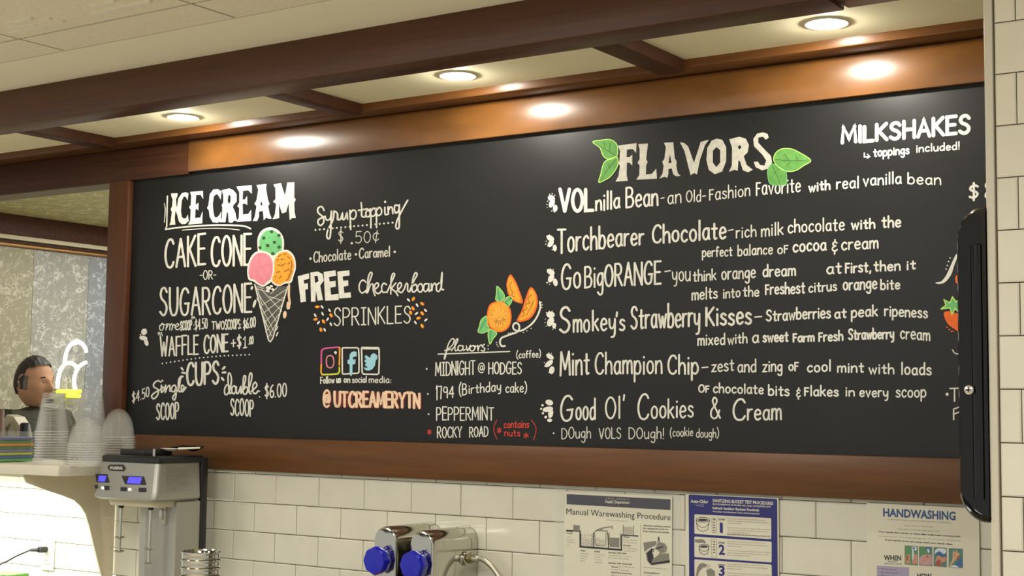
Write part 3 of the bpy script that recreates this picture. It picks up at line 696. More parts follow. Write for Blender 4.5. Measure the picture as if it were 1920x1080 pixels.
letter(LT, 'E', [('PEPPERMINT', 120, 917, 466, 915, 82, 2.4), ('ROCKY', 125, 1022, 275, 1018, 68, 2.2), ('ROAD', 317, 1018, 432, 1012, 64, 2.2)], 'chalk', 'white chalk lettering for peppermint and rocky road')
k = words('E', [('*', 66, 998, 94, 998, 42, 1.7), ('*', 482, 990, 510, 988, 46, 1.8), ('contains', 522, 962, 675, 960, 46, 1.9), ('nuts', 526, 1010, 622, 1012, 42, 1.9), ('*', 640, 1020, 672, 1018, 44, 1.8)])
curve(k, 'E', '482,912 466,950 466,985 482,1027', 1.3); curve(k, 'E', '686,912 712,950 714,990 700,1032', 1.3)
k.build(LT, M['chalk_red'], board, 1, 'red lettering warning of nuts')
k = Ink()
for x, y in ((64, 609), (71, 758), (75, 878), (820, 992)):
    k = Ink(); k.dot(zp('E', x, y), 1.7); k.build('bullet', M['chalk'], board, 1)

# --- big flavours column
k = Ink()
for s, h in (('570,155 697,138 694,205 672,178 632,182 630,232 650,232 668,215 668,290 650,270 632,270 630,350 638,392 555,398 575,360 585,290 568,272 582,255 585,190', 0),
             ('708,145 775,140 768,190 762,245 772,265 762,290 760,350 800,345 830,310 835,378 695,385 715,355 718,290 704,270 718,245 718,180', 0),
             ('882,136 945,132 948,170 955,240 968,262 965,290 975,340 995,360 965,362 945,350 935,310 912,312 912,345 905,372 885,365 850,378 872,345 880,290 870,265 885,245 895,165', '922,215 934,270 912,275'),
             ('990,132 1020,138 1045,160 1085,270 1130,130 1185,115 1160,150 1125,250 1105,350 1085,340 1062,355 1050,310 1020,190', 0),
             ('1238,108 1275,115 1302,165 1302,260 1275,330 1225,348 1185,320 1168,250 1175,170 1205,120', '1235,165 1262,185 1262,270 1235,300 1212,270 1212,190'),
             ('1322,112 1390,95 1435,108 1455,150 1448,200 1420,225 1440,285 1482,318 1450,335 1415,322 1395,260 1385,255 1380,325 1360,318 1320,332 1340,290 1342,170', '1392,150 1406,165 1392,182 1380,165'),
             ('1590,100 1570,115 1550,95 1520,100 1518,135 1560,180 1605,225 1612,270 1585,310 1545,322 1500,300 1488,265 1515,262 1530,285 1560,290 1572,255 1545,215 1490,160 1485,110 1510,75 1550,65 1580,75', 0)):
    k.poly(zpts('G', s), [zpts('G', h)] if h else None)
k.build(LT, M['chalk_grey'], board, 1, 'grey-white Western-style heading flavors')
def leaf(name, z, out, vein, fill='chalk_green', edge='chalk_lime', w=1.6):
    q = Ink(); p = crom(zpts(z, out) , 4); q.poly(p[:-1]); o = q.build(name, M[fill], board, 2)
    q = Ink(); q.stroke(p, w)
    q.build(name, M[edge], board, 3)
    q = Ink()
    for s in vein: curve(q, z, s, .8)
    q.build(name, M['chalk_dkgreen'], board, 3)
leaf('painted_leaf', 'G', '402,130 460,118 520,115 560,140 570,180 566,222 530,240 500,245 470,220 450,170 402,130', ['415,138 470,170 560,225', '480,135 485,172', '520,140 515,198'])
leaf('painted_leaf', 'G', '442,402 455,350 470,290 490,258 530,245 566,232 572,280 555,320 520,365 480,390 442,402', ['455,390 500,320 560,245', '480,320 490,345', '510,280 520,310'])
leaf('painted_leaf', 'H', '138,300 145,265 175,242 220,240 260,255 325,298 290,325 250,350 205,355 165,335 138,300', ['145,295 220,300 300,300', '190,265 215,298', '200,330 225,302', '245,270 260,298'])
leaf('painted_leaf', 'H', '108,380 108,345 128,318 160,330 195,352 203,380 198,418 150,425 118,415 108,380', ['130,325 150,370 170,415'], edge='chalk_mint')
def paw(z, pads, toes):
    q = Ink(); sc = ZF[z][2]
    for (x, y, a, b, t) in pads: q.dot(zp(z, x, y), a / sc, b / sc, t, 14)
    for (x, y, r) in toes: q.dot(zp(z, x, y), r / sc)
    q.build('painted_paw', M['chalk_bright'], board, 1)
paw('G', [(122, 510, 25, 20, .4), (125, 545, 30, 18, -1.1), (148, 578, 16, 24, .1)], [(110, 484, 4), (128, 480, 4), (145, 490, 4), (97, 530, 4), (92, 552, 4), (94, 572, 3), (125, 596, 4), (142, 603, 4)])
paw('G', [(115, 780, 28, 18, .5), (118, 815, 28, 17, -1.0), (145, 845, 14, 22, -.1)], [(92, 765, 4), (108, 758, 4), (88, 800, 4), (84, 820, 4), (95, 832, 3), (128, 858, 4), (145, 866, 4)])
paw('I', [(98, 90, 24, 15, .5), (100, 125, 26, 15, -1.1), (124, 148, 13, 22, -.2)], [(80, 76, 3), (96, 71, 3), (112, 76, 3), (78, 150, 5), (92, 160, 3)])
paw('I', [(97, 330, 24, 18, .1), (97, 370, 28, 18, -1.1), (118, 392, 11, 16, .2)], [(74, 318, 3), (90, 310, 3), (106, 310, 3), (68, 355, 3), (66, 375, 3), (72, 395, 3), (110, 412, 3), (124, 408, 3)])
paw('I', [(94, 566, 24, 14, .6), (88, 605, 28, 14, -.7), (104, 642, 15, 22, .2)], [(88, 545, 3), (102, 548, 3), (62, 600, 3), (64, 620, 3), (90, 655, 4), (105, 662, 3)])
paw('I', [(90, 824, 22, 16, .3), (82, 862, 30, 15, -.2), (98, 886, 14, 26, .2), (92, 924, 14, 10, 0)], [(52, 840, 7), (44, 860, 6), (54, 884, 7), (70, 906, 8)])
paw('B', [(145, 368, 20, 22, .3), (140, 410, 28, 16, .2), (160, 440, 14, 24, -.3)], [(120, 388, 5), (118, 405, 4), (158, 346, 2)])

WL = 'chalk'
letter(LT, 'G', [('VOL', 170, 610, 412, 600, 170, 7.0, {'h1': 158}), ('nilla', 418, 600, 588, 580, 120, 4.0), ('Bean', 622, 580, 845, 560, 140, 4.0)], 'chalk_bright', 'white lettering, vanilla bean flavour')
letter(LT, 'G', [('-', 858, 548, 886, 545, 80, 2.2), ('an', 905, 553, 1000, 545, 100, 2.6), ('Old-', 1030, 540, 1165, 530, 78, 2.4), ('{f2}ashion', 1187, 527, 1465, 495, 88, 2.5)], WL, 'thin white words describing vanilla')
letter(LT, 'H', [('{f2}avorite', 47, 478, 275, 460, 78, 3.0), ('with', 312, 460, 425, 448, 52, 3.8), ('real', 453, 445, 570, 440, 62, 3.3), ('vanilla', 588, 430, 785, 418, 62, 3.3), ('bean', 814, 420, 985, 424, 58, 3.0)], 'chalk_bright', 'bold white words ending the vanilla line')
letter(LT, 'G', [('Torchbearer', 160, 885, 750, 822, 172, 4.2, {'h1': 128}), ('Chocolate', 800, 818, 1305, 788, 132, 4.3)], WL, 'white lettering, chocolate flavour')
letter(LT, 'G', [('-', 1312, 765, 1352, 760, 80, 2.2), ('rich', 1367, 782, 1507, 770, 84, 2.7), ('milk', 1537, 772, 1690, 757, 88, 3.0)], WL)
letter(LT, 'H', [('chocolate', 207, 668, 497, 655, 68, 3.1), ('with', 528, 650, 652, 645, 54, 3.8), ('the', 682, 642, 783, 638, 60, 3.7)], 'chalk_bright')
letter(LT, 'G', [('perfect', 1138, 908, 1345, 902, 70, 2.7), ('balance', 1378, 903, 1618, 888, 74, 2.8)], WL)
letter(LT, 'H', [('o{f2}', 155, 775, 212, 770, 50, 2.6), ('cocoa', 232, 765, 405, 755, 66, 3.6), ('{3&}', 430, 770, 462, 768, 70, 3.2), ('cream', 478, 754, 668, 745, 66, 3.4)], 'chalk_bright', 'white words about cocoa and cream')
letter(LT, 'I', [('Go', 155, 190, 270, 185, 148, 4.2), ('Big', 286, 183, 396, 172, 128, 3.8), ('ORANGE', 398, 178, 722, 158, 132, 4.2)], WL, 'white lettering, orange flavour')
letter(LT, 'I', [('-', 737, 122, 775, 118, 70, 2.4), ('you', 780, 142, 885, 143, 90, 2.6), ('think', 897, 147, 1030, 137, 66, 2.8), ('orange', 1057, 135, 1252, 125, 76, 3.0)], WL)
letter(LT, 'J', [('dream', 80, 108, 250, 102, 64, 3.3), ('at', 403, 93, 482, 90, 62, 3.5), ('{f2}irst,', 498, 88, 632, 82, 60, 3.6), ('then', 642, 80, 780, 75, 56, 3.6), ('it', 808, 72, 858, 68, 52, 3.6)], 'chalk_bright', 'bold white words beside the gap')
letter(LT, 'I', [('melts', 890, 252, 1038, 240, 68, 3.0), ('into', 1066, 242, 1166, 232, 60, 2.8), ('the', 1178, 230, 1272, 228, 60, 3.0)], WL)
letter(LT, 'J', [('{f2}reshest', 93, 198, 297, 190, 62, 3.4), ('citrus', 312, 187, 458, 178, 54, 3.0), ('orange', 486, 175, 662, 168, 66, 3.4), ('bite', 676, 172, 778, 170, 54, 3.4)], 'chalk_bright')
letter(LT, 'I', [('S', 145, 436, 212, 430, 150, 4.8), ("mo", 222, 432, 320, 428, 122, 4.0), ('key', 330, 425, 465, 420, 118, 4.0), ("'s", 462, 425, 518, 418, 110, 4.0), ('Strawberry', 546, 412, 940, 398, 132, 4.2), ('Kisses', 968, 398, 1230, 385, 112, 4.6)], WL, 'white lettering, strawberry flavour')
letter(LT, 'I', [('-', 1242, 368, 1288, 366, 50, 2.8)], WL)
letter(LT, 'J', [('Strawberries', 97, 332, 427, 315, 62, 3.4), ('at', 443, 318, 507, 315, 54, 3.4), ('peak', 528, 315, 665, 305, 60, 3.4), ('ripeness', 696, 305, 918, 316, 60, 3.3)], 'chalk_bright', 'white words about strawberries')
letter(LT, 'I', [('mixed', 923, 505, 1080, 500, 66, 3.0), ('with', 1092, 498, 1205, 490, 60, 2.9), ('a', 1230, 490, 1270, 488, 74, 3.4)], WL)
letter(LT, 'J', [('sweet', 80, 437, 213, 435, 56, 3.6), ('{f2}arm', 233, 438, 345, 435, 52, 3.6), ('{f2}resh', 363, 434, 490, 430, 54, 3.5), ('Strawberry', 513, 427, 748, 420, 58, 3.6), ('cream', 776, 420, 930, 430, 66, 3.0)], 'chalk_bright')
letter(LT, 'I', [('Mint', 148, 680, 318, 668, 138, 4.0), ('Champion', 345, 670, 727, 664, 122, 3.8), ('Chip', 754, 664, 932, 668, 110, 4.0)], WL, 'white lettering, mint flavour')
letter(LT, 'I', [('-', 946, 650, 985, 648, 50, 2.6), ('zest', 1002, 653, 1130, 648, 70, 3.0), ('and', 1148, 655, 1255, 655, 74, 3.0)], WL)
letter(LT, 'J', [('zing', 80, 588, 182, 586, 62, 3.0), ('o{f2}', 211, 583, 265, 582, 54, 3.2), ('cool', 305, 590, 428, 586, 58, 3.3), ('mint', 458, 592, 595, 590, 56, 3.3), ('with', 617, 597, 748, 598, 54, 3.2), ('loads', 781, 602, 937, 605, 62, 3.4)], 'chalk_bright', 'white words about cool mint')
letter(LT, 'I', [('O{f2}', 928, 770, 992, 768, 48, 3.0), ('chocolate', 1010, 772, 1297, 778, 58, 3.1)], WL)
letter(LT, 'J', [('bits', 108, 708, 218, 710, 56, 3.3), ('{3&}', 250, 722, 275, 722, 52, 2.8), ('{f2}lakes', 291, 710, 467, 712, 54, 3.3), ('in', 499, 712, 548, 712, 50, 3.0), ('every', 570, 715, 718, 716, 54, 3.0), ('scoop', 754, 716, 910, 716, 62, 3.0)], 'chalk_bright')
letter(LT, 'I', [('G', 150, 938, 228, 930, 148, 4.2), ('ood', 236, 926, 352, 920, 122, 3.8), ("Ol'", 403, 918, 518, 915, 128, 3.6), ('C', 585, 922, 652, 918, 145, 4.0), ('ookies', 660, 915, 903, 910, 112, 3.6), ('&', 993, 922, 1057, 918, 125, 3.4), ('C', 1120, 928, 1195, 925, 130, 4.2)], WL, 'white lettering, cookies and cream flavour')
letter(LT, 'J', [('ream', 2, 832, 178, 830, 92, 3.8)], WL)
letter(LT, 'I', [('DOugh', 158, 1030, 325, 1026, 64, 2.1), ('VOLS', 368, 1030, 495, 1028, 64, 2.1), ('DOugh!', 536, 1030, 737, 1030, 66, 2.1), ('(cookie', 768, 1018, 900, 1014, 50, 1.9), ('dough)', 915, 1022, 1045, 1022, 50, 1.9)], 'chalk_grey', 'thin grey lettering under the cookie flavour')
letter(LT, 'H', [('MILKSHAKES', 476, 218, 1136, 166, 88, 7.4, {'h1': 102})], 'chalk_bright', 'bold white heading milkshakes')
k = words('H', [('toppings', 640, 282, 825, 268, 46, 3.3), ('included!', 857, 260, 1080, 245, 42, 2.9)])
line(k, 'H', '596,262 596,282 622,280', 2.4); line(k, 'H', '612,268 624,280 610,288', 2.0)
k.build(LT, M['chalk_bright'], board, 1, 'small white words under milkshakes')
letter(LT, 'H', [('$', 1122, 503, 1178, 495, 82, 4.6), ('8', 1203, 500, 1262, 497, 92, 5.6), ('.00', 1285, 495, 1420, 485, 85, 5.0)], 'chalk_bright', 'white price cut off by the pier')
k = words('J', [('TI', 1026, 738, 1100, 736, 68, 3.0), ('F', 1045, 832, 1082, 820, 58, 2.8)]); k.dot(zp('J', 1015, 700), 3.0)
curve(k, 'J', '1042,475 1052,490 1068,496 1085,494', 2.0)
k.build(LT, M['chalk'], board, 1)
# swoosh, strawberry at the right
k = Ink(); k.poly(crom(zpts('J', '955,135 985,128 1010,98 1030,55 1050,10 1062,-10 1068,0 1050,50 1035,95 1005,132 975,142 955,135'), 4)[:-1])
for x, y in ((1022, 28), (1030, 10), (1016, 48), (1010, 66)): k.dot(zp('J', x, y), 1.4)
k.build('painted_swirl', M['chalk_bright'], board, 1)
k = Ink(); k.poly(crom(zpts('J', '1000,285 1030,280 1070,290 1120,280 1130,330 1110,375 1090,400 1060,375 1025,350 1005,320 1000,285'), 4)[:-1]); k.build('painted_strawberry', M['chalk_deep'], board, 1)
k = Ink(); p = zpts('J', '985,268 1010,250 1000,222 1030,238 1042,208 1060,232 1090,212 1085,245 1110,262 1080,262 1075,285 1055,265 1040,295 1030,262'); k.stroke(outline(p), 2.6); k.build('painted_strawberry', M['chalk_lime'], board, 3)
k = Ink(); k.poly(p); k.build('painted_strawberry', M['chalk_mint'], board, 2)
k = Ink()
for x, y in ((1015, 360), (1026, 372), (1036, 382), (1046, 380)): k.dot(zp('J', x, y), 1.4)
k.dot(zp('J', 1064, 118), 3, 8); k.build('painted_strawberry', M['chalk_deep'], board, 1)

# --- painted orange with slices
def blob(name, z, s, m_, layer, k=4): q = Ink(); q.poly(crom(zpts(z, s), k)[:-1]); return q.build(name, M[m_], board, layer)
blob('painted_orange', 'E', '495,204 440,225 422,290 432,350 470,385 515,388 555,360 570,300 560,245 530,212 495,204', 'chalk_deep', 2)
blob('painted_orange', 'E', '495,212 448,232 430,290 440,345 472,376 513,380 548,354 562,300 552,250 526,220 495,212', 'chalk_orange', 3)
q = Ink()
for a in range(11):
    t = 2 * PI * a / 11 + .2; x, y = 497, 298
    q.stroke([zp('E', x + 12 * math.cos(t), y + 14 * math.sin(t)), zp('E', x + 44 * math.cos(t), y + 55 * math.sin(t))], (1.2, 2.6))
q.build('painted_orange', mat('chalk_amber', srgb(250, 190, 90), .8), board, 4)
q = Ink()
for a in range(7):
    t = .3 + a * .36; q.stroke([zp('E', 497 + 20 * math.cos(t), 300 + 22 * math.sin(t)), zp('E', 497 + 40 * math.cos(t), 302 + 44 * math.sin(t))], .9)
q.build('painted_orange', M['chalk_brown'], board, 5)
for s, f in (('562,46 590,80 612,130 638,212 605,214 565,190 545,150 540,95 562,46', '562,58 585,90 605,135 625,205 600,204 570,182 552,145 548,98 562,58'),
             ('682,122 712,150 726,200 715,260 680,310 630,328 600,320 630,260 655,180 682,122', '684,134 706,156 717,200 706,255 675,300 632,317 612,312 640,262 664,190 684,134')):
    blob('painted_orange_slice', 'E', s, 'chalk_deep', 2); blob('painted_orange_slice', 'E', f, 'chalk_orange', 3)
q = Ink()
for s in ('572,90 560,110 566,135 575,150 572,172 590,180', '690,165 668,190 678,215 655,225 662,250 640,262 645,285 628,300', '700,200 690,235 672,262 660,290'): curve(q, 'E', s, .9)
q.build('painted_orange_slice', M['chalk_brown'], board, 4)
leaf('painted_leaf', 'E', '482,118 500,130 520,155 528,180 515,205 490,206 475,195 480,160 482,118', ['488,135 500,200'], 'chalk_mint', 'chalk_lime', 1.3)
leaf('painted_leaf', 'E', '525,210 535,188 555,178 572,185 570,210 552,235 540,228 525,210', ['530,212 565,190'], 'chalk_mint', 'chalk_lime', 1.3)
leaf('painted_leaf', 'E', '422,296 400,305 385,325 380,350 370,388 400,395 425,385 438,375 425,340 422,296', ['420,310 380,380'], 'chalk_mint', 'chalk_lime', 1.3)
leaf('painted_leaf', 'E', '438,372 430,395 432,430 442,462 460,430 480,405 478,388 455,378 438,372', ['445,385 444,445'], 'chalk_mint', 'chalk_lime', 1.3)
q = Ink(); curve(q, 'E', '737,210 740,245 720,300 685,345 630,380 590,378 578,355 592,335 612,345 615,370 600,390 545,410 510,425 500,450 510,472 530,472', 3.4)
for x, y in ((748, 212), (752, 228), (750, 244), (660, 382), (686, 368), (640, 392), (480, 452), (482, 465), (490, 476), (550, 398), (562, 395), (574, 394)): q.dot(zp('E', x, y), 1.2)
q.build('painted_swirl', M['chalk'], board, 1)

# --- painted ice cream cone
blob('painted_scoop', 'A', '1245,478 1180,500 1142,560 1138,640 1150,700 1200,730 1290,730 1345,705 1362,640 1355,560 1310,500 1245,478', 'chalk_bright', 2)
blob('painted_scoop', 'A', '1247,500 1195,520 1158,575 1155,640 1170,690 1210,715 1285,712 1335,690 1348,630 1340,570 1300,520 1247,500', 'chalk_mint', 3)
q = Ink()
for x, y, a in ((1258, 515, 0), (1320, 545, .6), (1192, 568, .5), (1282, 605, .8), (1225, 632, .8), (1160, 650, .3), (1322, 645, .2), (1268, 700, .5)):
    q = Ink(); q.poly([zp('A', x + 18 * math.cos(a + t), y + 17 * math.sin(a + t)) for t in (0, PI / 2, PI, 3 * PI / 2)], conv=True); q.build('painted_chip', M['chalk_dkgreen'], board, 4)
blob('painted_scoop', 'A', '1170,675 1105,700 1065,770 1052,850 1065,920 1105,935 1140,960 1185,980 1225,960 1265,925 1285,850 1285,760 1245,700 1170,675', 'chalk_bright', 5)
blob('painted_scoop', 'A', '1172,692 1118,712 1080,775 1066,850 1078,908 1115,920 1150,950 1190,965 1218,935 1250,915 1268,850 1265,770 1232,712 1172,692', 'chalk_pink', 6)
blob('painted_scoop', 'A', '1375,668 1310,690 1272,750 1268,850 1252,925 1285,965 1330,975 1370,955 1425,945 1445,890 1465,820 1455,735 1420,685 1375,668', 'chalk_bright', 7)
blob('painted_scoop', 'A', '1372,685 1320,702 1285,760 1282,850 1265,920 1292,950 1330,962 1365,940 1412,930 1432,880 1450,815 1440,742 1412,700 1372,685', 'chalk_orange', 8)
q = Ink()
for s in ('1315,725 1340,712', '1360,705 1380,702', '1300,760 1318,745', '1340,750 1360,745', '1395,725 1415,740', '1312,795 1335,800', '1345,800 1375,785', '1425,760 1432,800 1420,850', '1395,790 1412,775', '1370,850 1410,830', '1300,860 1330,850', '1400,905 1430,850', '1325,905 1340,890', '1290,900 1300,885', '1385,925 1398,915'): line(q, 'A', s, 1.3)
q.build('painted_scoop', M['chalk_brown'], board, 9)
q = Ink(); q.stroke(zpts('B', '892,48 930,200 985,425 998,435 1015,410 1060,250 1115,62'), 2.4)
for s in ('915,110 1040,300', '905,140 1020,360', '925,200 1005,395', '935,80 1075,230', '990,130 1090,160', '955,285 975,330', '1108,80 930,195', '1095,130 940,250', '1080,180 955,310', '1062,240 965,370', '1045,300 985,400', '905,60 940,180', '900,75 985,100', '1050,60 1000,110', '915,65 950,75'): line(q, 'B', s, 1.1)
q.build('painted_cone', M['chalk'], board, 2)
q = Ink(); q.poly(zpts('B', '892,48 960,60 1000,100 1060,60 1115,62 1060,250 1012,412 998,430 985,422 930,200')); q.build('painted_cone', mat('chalk_smudge', srgb(88, 86, 80), .85, noise=((160, 160, 160), .5)), board, 1)
q = Ink()
for x, y, a in ((985, 72, 18), (1005, 60, 12), (980, 92, 14), (1015, 82, 12)): q.dot(zp('B', x, y), a / 3.6, a / 5.5, .3)
q.build('painted_cone', M['chalk_bright'], board, 3)
q = Ink(); curve(q, 'B', '1124,50 1122,120 1128,175 1118,200', 4.2); q.dot(zp('B', 1095, 252), 3.6, 7.4, .1); line(q, 'B', '1120,175 1118,205', 7); q.build('painted_drip', M['chalk_peach'], board, 1)
q = Ink(); line(q, 'B', '1048,332 1038,355', 1.8); line(q, 'B', '1048,372 1038,395', 2.4); q.build('painted_drip', M['chalk'], board, 1)

# ================================================================== printed text with the built-in font
_fc = {}
def text_mesh(t, bold=0.0):
    key = (t, bold)
    if key in _fc: return _fc[key]
    cu = bpy.data.curves.new('t', 'FONT'); cu.body = t; cu.offset = bold; cu.resolution_u = 2
    o = bpy.data.objects.new('t', cu); COL.objects.link(o)
    dg = bpy.context.evaluated_depsgraph_get(); me = o.evaluated_get(dg).to_mesh()
    v = [(p.co.x, p.co.y) for p in me.vertices]; f = [tuple(p.vertices) for p in me.polygons]
    o.evaluated_get(dg).to_mesh_clear(); bpy.data.objects.remove(o); bpy.data.curves.remove(cu)
    x0 = min(p[0] for p in v); x1 = max(p[0] for p in v)
    _fc[key] = ([((a - x0) / (x1 - x0), b / .73) for a, b in v], f)
    return _fc[key]
def put_text(ink, z, t, x0, y0, x1, y1, h, bold=0.0, h1=None):
    """cap height h in zoom px, baseline (x0,y0)-(x1,y1)"""
    v, f = text_mesh(t, bold); n = len(ink.v); h1 = h1 or h
    for a, b in v:
        ink.v.append(ink._p(zp(z, x0 + (x1 - x0) * a, y0 + (y1 - y0) * a - b * (h + (h1 - h) * a))))
    ink.f += [tuple(n + i for i in q) for q in f]
def ink_part(ink, name, m_, parent, label=None):
    off = wloc(parent); me = bpy.data.meshes.new(name)
    me.from_pydata([tuple(Vector(p) - off) for p in ink.v], [], ink.f); me.materials.append(M[m_])
    o = bpy.data.objects.new(name, me); COL.objects.link(o); o.parent = parent
    if label: o['label'] = label
    return o
def rect(ink, z, x0, y0, x1, y1, x2, y2, x3, y3): ink.poly([zp(z, x0, y0), zp(z, x1, y1), zp(z, x2, y2), zp(z, x3, y3)], conv=True)

# ------------------------------------------------------------------ poster 1: warewashing
PY = -.0005
po = thing('poster', 'white laminated poster on warewashing with a dark grey title band, left of three', 'poster', (-2.22, PY, CZ - .5))
MB().box(-2.437, -2.005, PY - .0008, PY, CZ - .70, CZ - .243).build('laminate_sheet', M['film'], po)
MB().box(-2.404, -2.030, PY - .0018, PY - .0009, CZ - .68, CZ - .256).build('paper_sheet', M['paper'], po)
def I1(): k = Ink(PY - .0016); return k
k = I1(); rect(k, 'P', 98, 115, 948, 158, 946, 246, 98, 198); ink_part(k, 'title_band', 'ink_slate', po)
k = I1(); k.dy = .0004
put_text(k, 'P', 'Health Department', 415, 188, 613, 196, 26, .02); put_text(k, 'P', 'K N O X   C O U N T Y', 420, 155, 610, 166, 12); ink_part(k, 'title_text', 'paper', po)
k = I1()
put_text(k, 'P', 'Manual Warewashing Procedure', 96, 280, 948, 330, 52, 0)
put_text(k, 'P', 'WASH', 210, 582, 250, 585, 12, .03); put_text(k, 'P', 'RINSE', 325, 590, 370, 593, 12, .03); put_text(k, 'P', 'Sanitize with heat', 440, 598, 588, 606, 13, .02)
put_text(k, 'P', 'Sanitize with chemicals', 440, 684, 632, 696, 14, .02); put_text(k, 'P', 'AIR DRY', 562, 470, 615, 476, 12, .03); put_text(k, 'P', 'DO NOT', 562, 540, 625, 545, 12, .03)
put_text(k, 'P', 'Alternate sanitizing method', 725, 378, 946, 388, 14, .02); put_text(k, 'P', 'for equipment such as', 725, 400, 925, 410, 14, .02); put_text(k, 'P', 'large machines and utensils', 725, 424, 935, 436, 14, .02)
put_text(k, 'P', 'Chlorine', 462, 714, 520, 718, 11, .03); put_text(k, 'P', 'Quaternary ammonium', 462, 760, 630, 772, 13, .02); put_text(k, 'P', 'Sanitizing Method', 728, 762, 853, 770, 13, .02); put_text(k, 'P', 'SCRAPE', 98, 440, 146, 443, 11, .02)
ink_part(k, 'heading_text', 'ink', po)
k = I1()
for t, x0, y0, x1, y1, h in (('with detergent', 210, 605, 278, 609, 10), ('in water at', 210, 625, 275, 629, 10), ('110 F or', 210, 645, 265, 649, 10), ('above', 210, 664, 248, 667, 10), ('by immersion', 325, 612, 408, 617, 10), ('in clean', 325, 634, 378, 637, 10), ('to remove', 325, 655, 390, 659, 10), ('detergent', 325, 676, 392, 680, 10),
                             ('in water at 171 F or above', 440, 620, 625, 632, 11), ('for at least 30 seconds', 440, 640, 605, 652, 11), ('50 to 100 ppm for', 525, 712, 655, 722, 11), ('at least 7 seconds', 462, 736, 605, 746, 11), ('200 ppm, one minute', 462, 784, 620, 794, 11),
                             ('in dish racks or', 562, 492, 678, 500, 11), ('on drainboards', 562, 513, 672, 520, 11), ('dry with towel', 562, 562, 675, 570, 11), ('or stack wet', 562, 582, 662, 588, 11), ('wash or', 98, 470, 140, 472, 9), ('prerinse', 98, 492, 160, 496, 10), ('dishes in', 105, 514, 172, 518, 10), ('sink', 98, 535, 120, 537, 9),
                             ('food code 4-501 chapter 4', 428, 330, 600, 342, 10), ('disassemble all removable parts', 722, 716, 920, 734, 10), ('1. Wash', 740, 786, 800, 790, 11)):
    put_text(k, 'P', t, x0, y0, x1, y1, h)
for s in ('705,362 700,785',): line(k, 'P', s, .5)
ink_part(k, 'small_text', 'ink_grey', po)
k = I1()      # three-compartment sink drawing
line(k, 'P', '96,413 208,418 208,545 545,572 548,450 680,458', 2.4); line(k, 'P', '208,545 545,572', 3.4); line(k, 'P', '318,432 320,552', 1.6); line(k, 'P', '436,440 440,562', 1.6)
rect(k, 'P', 98, 408, 150, 410, 150, 424, 98, 422)
for x0, y0 in ((215, 440), (327, 425), (445, 430)):
    line(k, 'P', f'{x0},{y0} {x0+2},{y0+95} {x0+12},{y0+108} {x0+80},{y0+114} {x0+92},{y0+102} {x0+92},{y0+5}', .9)
line(k, 'P', '327,425 345,412 430,418 432,440', 1.2)
line(k, 'P', '560,368 560,445', .9); line(k, 'P', '645,372 645,450', .9)
ink_part(k, 'sink_drawing', 'ink', po)
k = I1()
line(k, 'P', '345,410 380,395 470,380 472,398', 2.2); line(k, 'P', '375,408 400,395', 1.6)
rect(k, 'P', 152, 368, 205, 372, 205, 418, 152, 415); rect(k, 'P', 450, 470, 530, 475, 525, 552, 452, 548)
for i in range(12): line(k, 'P', f'{568+6*i},{380+i%3*4} {572+6*i},{445}', .5)
for i in range(5): line(k, 'P', f'{222+18*i},460 {226+18*i},{445-4*(i%2)}', .6)
ink_part(k, 'sink_drawing', 'ink_grey', po)
k = I1()
for cx, cy in ((245, 480), (245, 503), (245, 525), (285, 490), (285, 512), (285, 533), (353, 487), (353, 510), (353, 532), (392, 497), (392, 520)):
    q = [zp('P', cx + 18 * math.cos(t * PI / 6), cy + 9 * math.sin(t * PI / 6)) for t in range(13)]; k.stroke(q, .6)
ink_part(k, 'plate_drawing', 'ink_grey', po)
k = I1()
k.poly(zpts('P', '725,512 830,498 835,530 770,560 735,590')); k.poly(zpts('P', '840,505 845,490 860,492 862,508 900,520 925,555 915,590 880,610 860,600 850,585 800,590 830,545'))
k.poly(zpts('P', '745,595 800,560 800,610 830,605 935,600 942,672 790,695 755,660'))
ink_part(k, 'slicer_picture', 'ink_grey', po)
k = I1(); k.dy = .0003
k.poly(zpts('P', '755,600 795,555 805,640 785,690 765,668')); k.poly(zpts('P', '790,680 942,655 942,676 790,697')); line(k, 'P', '790,575 885,545', 2.0); line(k, 'P', '850,470 852,490', 2.6)
ink_part(k, 'slicer_picture', 'ink', po)
k = I1(); k.dy = .0005
k.stroke(crom(zpts('P', '835,540 845,512 875,502 905,518 920,555 905,590 875,600')), .8); k.poly(zpts('P', '820,560 860,590 850,612 815,640 808,600'))
ink_part(k, 'slicer_picture', 'paper', po)

# ------------------------------------------------------------------ poster 2: sanitizing bucket
p2 = thing('poster', 'navy blue poster with white numbered step boxes, between the two white posters', 'poster', (-1.83, PY, CZ - .5))
a = on_y(*zp('P', 1092, 112), PY - .002); 
MB().box(-1.986, -1.692, PY - .0018, PY, CZ - .66, CZ - .2445).build('paper_sheet', M['paper'], p2)
def rrect(ink, z, c, r=8):
    """c: four corners tl,tr,br,bl in zoom px; rounded"""
    pts = []
    for i in range(4):
        p = Vector(c[i]); a = Vector(c[i - 1]); b = Vector(c[(i + 1) % 4])
        da = (a - p).normalized() * r; db = (b - p).normalized() * r
        for t in (0, .25, .5, .75, 1):
            q = (p + da) * (1 - t) ** 2 + p * 2 * t * (1 - t) + (p + db) * t * t; pts.append(zp(z, q.x, q.y))
    ink.poly(pts)
k = I1(); rrect(k, 'P', [(1096, 119), (1820, 155), (1830, 1400), (1104, 1400)], 14); ink_part(k, 'blue_field', 'ink_navy', p2)
k = I1(); k.dy = .0004
for c in ([(1143, 280), (1772, 312), (1772, 485), (1143, 440)], [(1143, 462), (1775, 505), (1775, 675), (1143, 630)], [(1143, 648), (1775, 692), (1778, 860), (1145, 815)]): rrect(k, 'P', c, 10)
put_text(k, 'P', 'SANITIZING BUCKET TEST PROCEDURES', 1292, 180, 1788, 204, 27, .03)
